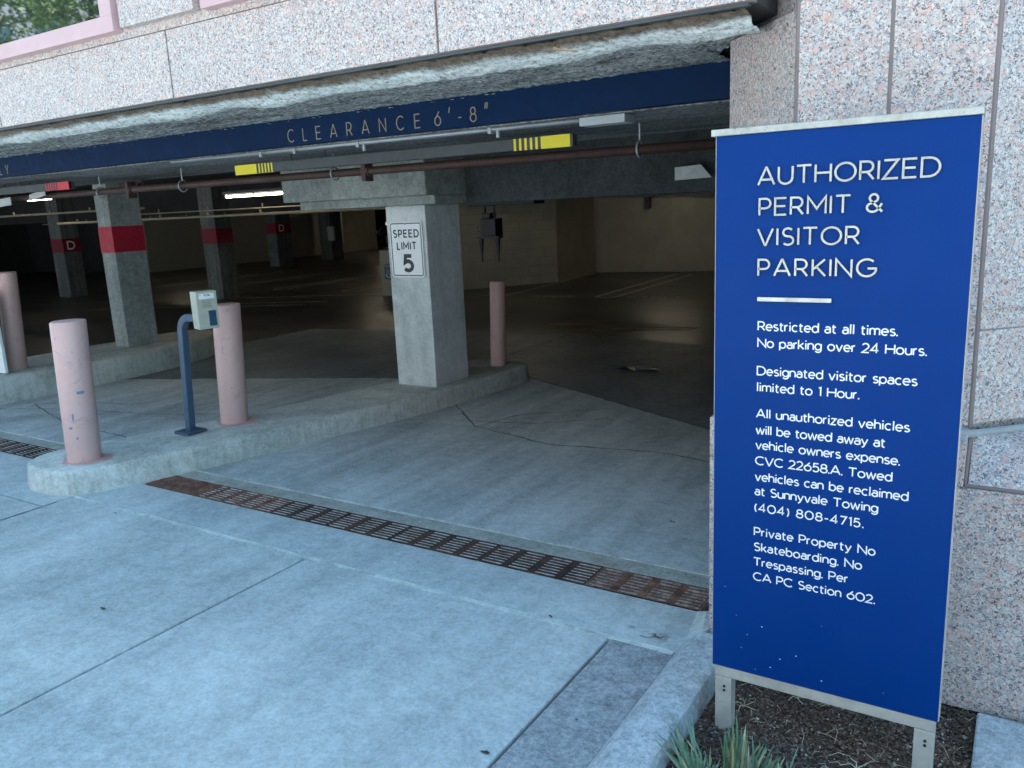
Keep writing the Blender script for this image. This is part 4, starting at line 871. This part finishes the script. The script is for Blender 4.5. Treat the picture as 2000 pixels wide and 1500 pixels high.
wall((-11.3, 13.45), (-9.173, 16.466), 0, 2.6, .30, 'cream_wall', 'pale cream block wall behind the speed limit column', cm='cream_gap', courses=13)
wall((-9.165, 16.46), (-9.18, 18.4), 0, 2.6, .25, 'cream_wall', 'narrow return of the cream block wall')
wall((-10.4, 18.65), (-7.42, 19.2), 0, 2.6, .25, 'cream_wall', 'shaded cream wall at the back of the stalls')
wall((-7.414, 19.05), (-5.2, 19.85), 0, 2.6, .25, 'cream_wall', 'lit cream wall beside the blue sign edge')
wall((-1.2, 9.5), (-3.5, 24), 0, 2.6, .25, 'dark_wall', 'dark side wall of the entry lane', name='side_wall') if False else None
wall((-26.4, 17.9), (-26.4, 30), 0, 2.6, .25, 'cream_wall', 'long dim cream wall behind the D column')
wall((-34, 3.9), (-34, 18), 0, 2.6, .25, 'dark_wall', 'dark wall at the far left of the garage')
wall((-36, 46), (2, 46), 0, 2.6, .25, 'cream_wall', 'end wall far behind the parked car')
wall((-44, 17.9), (-26.5, 17.9), 0, 2.6, .25, 'dark_wall', 'dark cross wall at the far left')
sheetb = B().box(-60, -59.8, 4.1, 60, -.05, 2.7).make('garage_side', 'dark_wall'); sheetb['kind'] = 'structure'
sheetb = B().box(-60, 30, 59.8, 60, -.05, 2.7).make('garage_back', 'dark_wall'); sheetb['kind'] = 'structure'
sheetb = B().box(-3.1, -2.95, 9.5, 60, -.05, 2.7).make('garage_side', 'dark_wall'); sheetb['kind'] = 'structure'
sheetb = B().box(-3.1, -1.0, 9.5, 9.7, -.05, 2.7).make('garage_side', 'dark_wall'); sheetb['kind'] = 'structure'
# white wall piece with a dark opening
e_ = empty('window_wall', (-25.6, 26, 0), 'pale wall piece around a dark opening in the distance', 'wall')
B().box(-26.1, -25.9, 26.0, 26.2, .5, 1.9).make('jamb', 'plate', e_); B().box(-25.9, -24.9, 26.0, 26.2, .5, .9).make('sill_wall', 'plate', e_); B().box(-25.15, -24.9, 26.0, 26.2, .9, 1.9).make('jamb', 'plate', e_)
B().box(-25.9, -25.15, 26.1, 26.15, .9, 1.9).make('opening', 'black', e_)
tag(B().box(-8.05, -7.93, 18.86, 19.0, 1.55, 1.80).make('wall_box', 'device', None, .005), 'small dark box high on the shaded back wall', 'utility box')
tag(B().tube([(-9.3, 16.0, 1.86), (-6.4, 16.0, 1.86), (-6.2, 16.0, 1.90)], .014, 8).make('ceiling_pipe', 'bar'), 'thin dark conduit below the beam near the stalls', 'pipe')
# low pale cabinet wall with an accessible parking sign
e_ = empty('low_partition', (-11.3, 13.42, 0), 'low pale partition just left of the sign column', 'partition')
B().box(-11.78, -11.0, 13.42, 13.52, -.01, .955).make('board', 'cream_wall', e_, .005)
e2 = empty('accessible_sign', (-11.5, 13.41, .48), 'small dark blue accessible parking sign on the low partition', 'sign')
B().box(-11.655, -11.43, 13.405, 13.417, .345, .615).make('plate', 'keypad', e2); B().box(-11.655, -11.43, 13.405, 13.417, .630, .665).make('plate', 'keypad', e2)
w_ = B(); w_.tube([(-11.55 + .055 * math.cos(a), 13.402, .44 + .055 * math.sin(a)) for a in [R(160 + 20 * i) for i in range(12)]], .008, 5); w_.tube([(-11.565, 13.402, .555), (-11.56, 13.402, .47), (-11.51, 13.402, .465), (-11.485, 13.402, .40)], .009, 5); w_.tube([(-11.57, 13.402, .580), (-11.57, 13.402, .595)], .014, 6); w_.make('symbol', 'sign_white', e2)
# hanging gate operator with two prongs
e_ = empty('gate_operator', (-6.6, 10, 1.5), 'dark ceiling hung door operator with two tapering prongs', 'machine')
B().box(-7.02, -5.90, 10, 10.3, 1.775, 1.835).make('rail', 'device', e_, .01)
B().box(-6.815, -6.56, 10, 10.2, 1.345, 1.60).make('motor_box', 'device', e_, .01); B().box(-6.80, -6.66, 10.02, 10.2, 1.60, 1.68).make('motor_box', 'device', e_, .01)
for x in (-6.79, -6.63): B().tube([(x, 10.1, 1.78), (x, 10.1, 1.58)], .018, 8).make('hanger', 'device', e_)
B().box(-6.90, -6.51, 10, 10.12, 1.315, 1.345).make('yoke', 'device', e_)
for x in (-6.855, -6.565): B().tube([(x, 10.06, 1.32), (x + .0, 10.06, 1.10), (x + .004, 10.06, 1.09), (x + .004, 10.06, .975)], [.040, .022, .014, .011], 8).make('prong', 'device', e_)
B().tube([(-6.83, 10.05, 1.40), (-6.90, 10.05, 1.42), (-6.91, 10.05, 1.48), (-6.83, 10.05, 1.50)], .005, 5).make('cable_loop', 'device', e_)
# floor paint
lines = empty('stall_markings', (-8, 14, 0), kind='structure')
def line(p, q_, w_=.09, m='line'):
    p, q_ = Vector(p), Vector(q_); t = (q_ - p).normalized(); nn = Vector((-t.y, t.x)) * w_ / 2
    B().add([(*(p + nn), -.0006), (*(q_ + nn), -.0006), (*(q_ - nn), -.0006), (*(p - nn), -.0006)], [(0, 1, 2, 3)]).make('painted_line', m, lines)
def stall(x, y0, y1, dx=-.15, g_=.40):
    line((x, y0), (x + dx, y1)); line((x + g_, y0), (x + g_ + dx, y1))
    pts = [(x + g_ / 2 - g_ / 2 * math.cos(R(180 * i / 8)), y0 - g_ / 2 * math.sin(R(180 * i / 8))) for i in range(9)]
    for a, b_ in zip(pts, pts[1:]): line(a, b_)
stall(-6.98, 14.1, 18.6); line((-8.92, 13.80), (-9.24, 18.45)); line((-9.6, 13.8), (-8.9, 13.8))
text_mesh('compact_text', 'COMPACT', .20, (-8.33, 13.72, -.0006), 'line_worn', lines, U=(1, .12, 0), V=(-.1, 1, 0), W=(0, 0, 1), wd=.18, depth=.001, width=.95)
text_mesh('compact_text', 'COMPACT', .20, (-6.37, 13.97, -.0006), 'line_worn', lines, U=(1, .12, 0), V=(-.1, 1, 0), W=(0, 0, 1), wd=.18, depth=.001, width=1.05)
for x in (-13.6, -15.9, -18.2, -20.6, -23): stall(x, 14.2, 19)
line((-24, 8.2), (-15, 12.35), .08); line((-15.2, 12.3), (-12.0, 13.7), .08); line((-17, 10.0), (-12.4, 11.7), .09); line((-23.5, 20.2), (-19, 24.6), .09); line((-24.5, 25.5), (-20.0, 29.8), .09)
line((-14.6, 11.4), (-12.3, 12.3), .08); line((-19, 24.0), (-16, 27.5), .10)
o = B()
for (x0, x1, y0, y1) in ((-6.05, -4.75, 9.35, 9.75), (-5.7, -4.6, 9.95, 10.25), (-6.2, -5.2, 10.35, 10.9), (-4.9, -3.9, 10.3, 10.7), (-8.5, -7.6, 8.9, 9.2)): o.add([(x0, y0, -.0015), (x1, y0 + .3, -.0015), (x1 + .1, y1 + .3, -.0015), (x0 + .2, y1, -.0015)], [(0, 1, 2, 3)])
o.make('faded_arrow', 'yellow_worn', lines)
q = random.Random(4); vs = [(-3.55, 8.0, .01)]
for i in range(14): a = 2 * math.pi * i / 14; vs.append((-3.55 + .36 * q.uniform(.6, 1.1) * math.cos(a), 8.0 + .18 * q.uniform(.5, 1.1) * math.sin(a), q.uniform(-.008, .03)))
tag(B().add(vs, [(0, 1 + i, 1 + (i + 1) % 14) for i in range(14)]).make('plastic_film', 'film'), 'crumpled piece of plastic film on the dark garage floor', 'litter')
# fluorescent fixtures
def lamp(x0, x1, y, z, label, n_=2, m='tube', yaw=0):
    e_ = empty('ceiling_light', ((x0 + x1) / 2, y, z), label, 'ceiling light', 'fluorescent tube lights in the garage'); L = (x1 - x0) / n_
    B().box(x0 - .02, x1 + .02, y - .04, y + .10, z + .035, z + .075).make('housing', 'bar', e_)
    for k in range(n_): B().tube([(x0 + L * k + .02, y, z), (x0 + L * (k + 1) - .02, y, z)], .016, 10).make('tube', m, e_)
    for k in range(n_ + 1): B().box(x0 + L * k - .012, x0 + L * k + .012, y - .02, y + .04, z - .02, z + .04).make('tube_holder', 'bar', e_)
    for s_ in (.15, .85): B().tube([(x0 + (x1 - x0) * s_, y + .03, z + .07), (x0 + (x1 - x0) * s_, y + .03, 2.6)], .004, 5).make('rod', 'black', e_)
    return e_
lamp(-10.42, -9.14, 8.5, 2.088, 'lit warm tube light left of the drop beam')
lamp(-16.9, -15.99, 9.0, 2.292, 'lit tube light glimpsed behind the red ended bar', 1)
lamp(-14.9, -12.2, 16.5, 2.3, 'unseen tube light added behind the sign column'); lamp(-8.3, -7.0, 12.4, 2.3, 'unseen tube light over the cream block wall'); lamp(-24.5, -22.5, 28, 2.3, 'unseen tube light near the parked car', 2)  # out of view, put in to light the block wall and inner floor
lamp(-21.5, -19.9, 15.5, 2.3, 'unseen tube light added between the D columns'); lamp(-30, -27.5, 38, 2.3, 'unseen tube light added above the parked car'); lamp(-7.3, -6.2, 17.2, 2.3, 'unseen tube light added at the last stalls')  # more unseen tubes, added to brighten the deep interior
def spipe(x0, x1, y, z, r_, label, m='warm_pipe'):
    e_ = empty('ceiling_pipe', ((x0 + x1) / 2, y, z), label, 'pipe', 'pale pipes under the garage ceiling'); B().tube([(x0, y, z), (x1, y, z)], r_, 10).make('pipe', m, e_, smooth=True)
    x = x0 + .7
    while x < x1: B().tube([(x, y, z), (x, y, z + .07)], r_ * .9, 6).make('fitting', m, e_); x += 1.3
    return e_
spipe(-16.5, -7.0, 9.3, 1.815, .022, 'long pale pipe below the tube light'); spipe(-13.5, -8.5, 9.0, 1.908, .010, 'thin pipe just under the tube light'); spipe(-23, -12.9, 8.8, 2.005, .020, 'pale pipe crossing at the far left'); spipe(-22, -13.5, 12.0, 1.822, .014, 'thin pale pipe above the D column')
# parked car far inside
def car(cx, cy, rz, label):
    e_ = empty('parked_car', (cx, cy, 0), label, 'car'); u = Vector((math.cos(rz), math.sin(rz), 0)); v_ = Vector((-u.y, u.x, 0)); C0 = Vector((cx, cy, 0))
    prof_ = [(-2.2, .35), (-2.25, .8), (-1.9, .98), (-1.2, 1.05), (-.6, 1.50), (.7, 1.52), (1.45, 1.08), (2.15, .92), (2.25, .5), (2.15, .32)]; n_ = len(prof_); vs = []
    for s_, sh in ((-.88, 0), (.88, 0)):
        for x, z in prof_: k_ = .80 if z > 1.2 else 1; vs.append(C0 + u * x + v_ * (s_ * k_) + Vector((0, 0, z)))
    B().add(vs, [tuple(range(n_)), tuple(range(n_, 2 * n_))[::-1]] + [(i, (i + 1) % n_, n_ + (i + 1) % n_, n_ + i) for i in range(n_)]).make('body', 'carblack', e_, .05)
    for x in (-1.4, 1.35):
        for s_ in (-.9, .9): a = C0 + u * x + Vector((0, 0, .33)); wl = B().tube([a + v_ * (s_ - .1), a + v_ * (s_ + .02)], .33, 20).make('wheel', 'black', e_); B().tube([a + v_ * (s_ - .11), a + v_ * (s_ + .03)], .2, 12).make('rim', 'alu_dull', wl)
    for s_ in (-.62, .62): B().obox(C0 + u * 2.2 + v_ * s_ + Vector((0, 0, .75)), u, v_, (0, 0, 1), .05, .2, .08).make('headlight', 'plate', e_)
    B().obox(C0 + u * 1.09 + Vector((0, 0, 1.30)), Vector((.75, 0, -.44)).normalized() if False else (u * .8 + Vector((0, 0, -.45))).normalized(), v_, (u * .45 + Vector((0, 0, .8))).normalized(), .38, .66, .012).make('windscreen', 'glass', e_)
car(-29.3, 33.5, R(-70), 'dark car parked far inside the garage left of the column')
# edge of a white board at the left
tag(B().box(-9.62, -9.055, 4.30, 4.33, .285, 1.15).make('white_board', 'sign_white', None, .003), 'edge of a white board standing on the left island', 'board')
# dead leaves and specks on the slabs
q = random.Random(31); lv = [(-4.05, 3.98, 'dark leaf on the entry lane beyond the drain'), (-3.92, 4.02, 'second dark leaf beside the first on the entry lane'), (-1.30, 3.50, 'dark leaf on the stained band near the clogged grate'), (-3.6, 1.95, 'tiny leaf in the middle of the driveway slab'), (-1.42, 1.95, 'small leaf near the dark gutter strip'), (-1.6, 4.1, 'crumbled leaf right of the lane'), (-1.45, 3.9, 'leaf scrap near the plinth'), (-1.75, 4.35, 'leaf scrap deeper in the lane'), (-4.75, 2.75, 'dark speck at the white joint'), (-1.68, 2.85, 'pale crumb on the joint near the gutter'), (-1.235, 2.25, 'leaf on the dark gutter strip')]
for i, (x, y, lb) in enumerate(lv):
    vs = [(x, y, .006)]; s_ = q.uniform(.008, .018)
    for k in range(8): a = k * math.pi / 4; vs.append((x + s_ * q.uniform(.7, 1.3) * math.cos(a), y + s_ * .45 * math.sin(a), q.uniform(.003, .010)))
    tag(B().add(vs, [(0, 1 + k, 1 + (k + 1) % 8) for k in range(8)]).make('dead_leaf', 'leaf_dead'), lb, 'leaf', 'dead leaves on the concrete')

# ------------------------------------------------------------------ across the street (seen as a reflection in the office window)
def tree(x, y, h_, r_, seed, label):
    q = random.Random(seed); e_ = empty('street_tree', (x, y, 0), label, 'tree', 'street trees across the road')
    B().tube([(x, y, -.05), (x + .1, y, h_ * .3), (x, y + .1, h_ * .6), (x + .1, y, h_ * .85)], [.2, .15, .09, .03], 9).make('trunk', 'bark', e_)
    cl = [(Vector((q.gauss(0, r_ * .42), q.gauss(0, r_ * .42), q.uniform(-h_ * .22, h_ * .32))), q.uniform(.35, .8)) for _ in range(34)]; bb = B()
    for _ in range(7000):
        c_, rr = q.choice(cl); dv = Vector((q.gauss(0, 1), q.gauss(0, 1), q.gauss(0, 1))).normalized() * rr * q.uniform(.6, 1.1); p_ = Vector((x, y, h_ * .64)) + c_ + dv
        a = Vector((q.gauss(0, 1), q.gauss(0, 1), q.gauss(0, 1))).normalized(); b_ = a.cross(Vector((q.gauss(0, 1), q.gauss(0, 1), .3))).normalized(); s_ = q.uniform(.06, .13)
        k = len(bb.v); bb.v += [tuple(p_ - a * s_), tuple(p_ + b_ * s_ * .5), tuple(p_ + a * s_), tuple(p_ - b_ * s_ * .5)]; bb.f.append((k, k + 1, k + 2, k + 3))
    me = bpy.data.meshes.new('crown'); me.from_pydata(bb.v, [], bb.f); link('crown', me, 'tree_leaf', e_)
tree(-30.0, -10, 12.5, 2.2, 1, 'leafy street tree on the left across the road'); tree(-24.4, -10, 12.5, 2.1, 2, 'leafy street tree to the right across the road'); tree(-34.5, -11, 12.5, 2.3, 3, 'leafy street tree farthest along the road')
ob = empty('office_building', (-18, -20, 0), 'grey clad building across the road reflected in the window', 'building')
B().box(-60, 25, -34, -20, -.05, 24).make('wall', 'slate', ob)
for r_ in range(12): B().box(-60, 25, -19.99, -19.97, 1.0 + 1.9 * r_, 1.05 + 1.9 * r_).make('panel_joint', 'black', ob)
for k in range(14):
    for r_ in range(7): B().box(-56 + 5.6 * k, -53 + 5.6 * k, -20, -19.95, 1.2 + 3.1 * r_, 3.0 + 3.1 * r_).make('window', 'glass', ob)
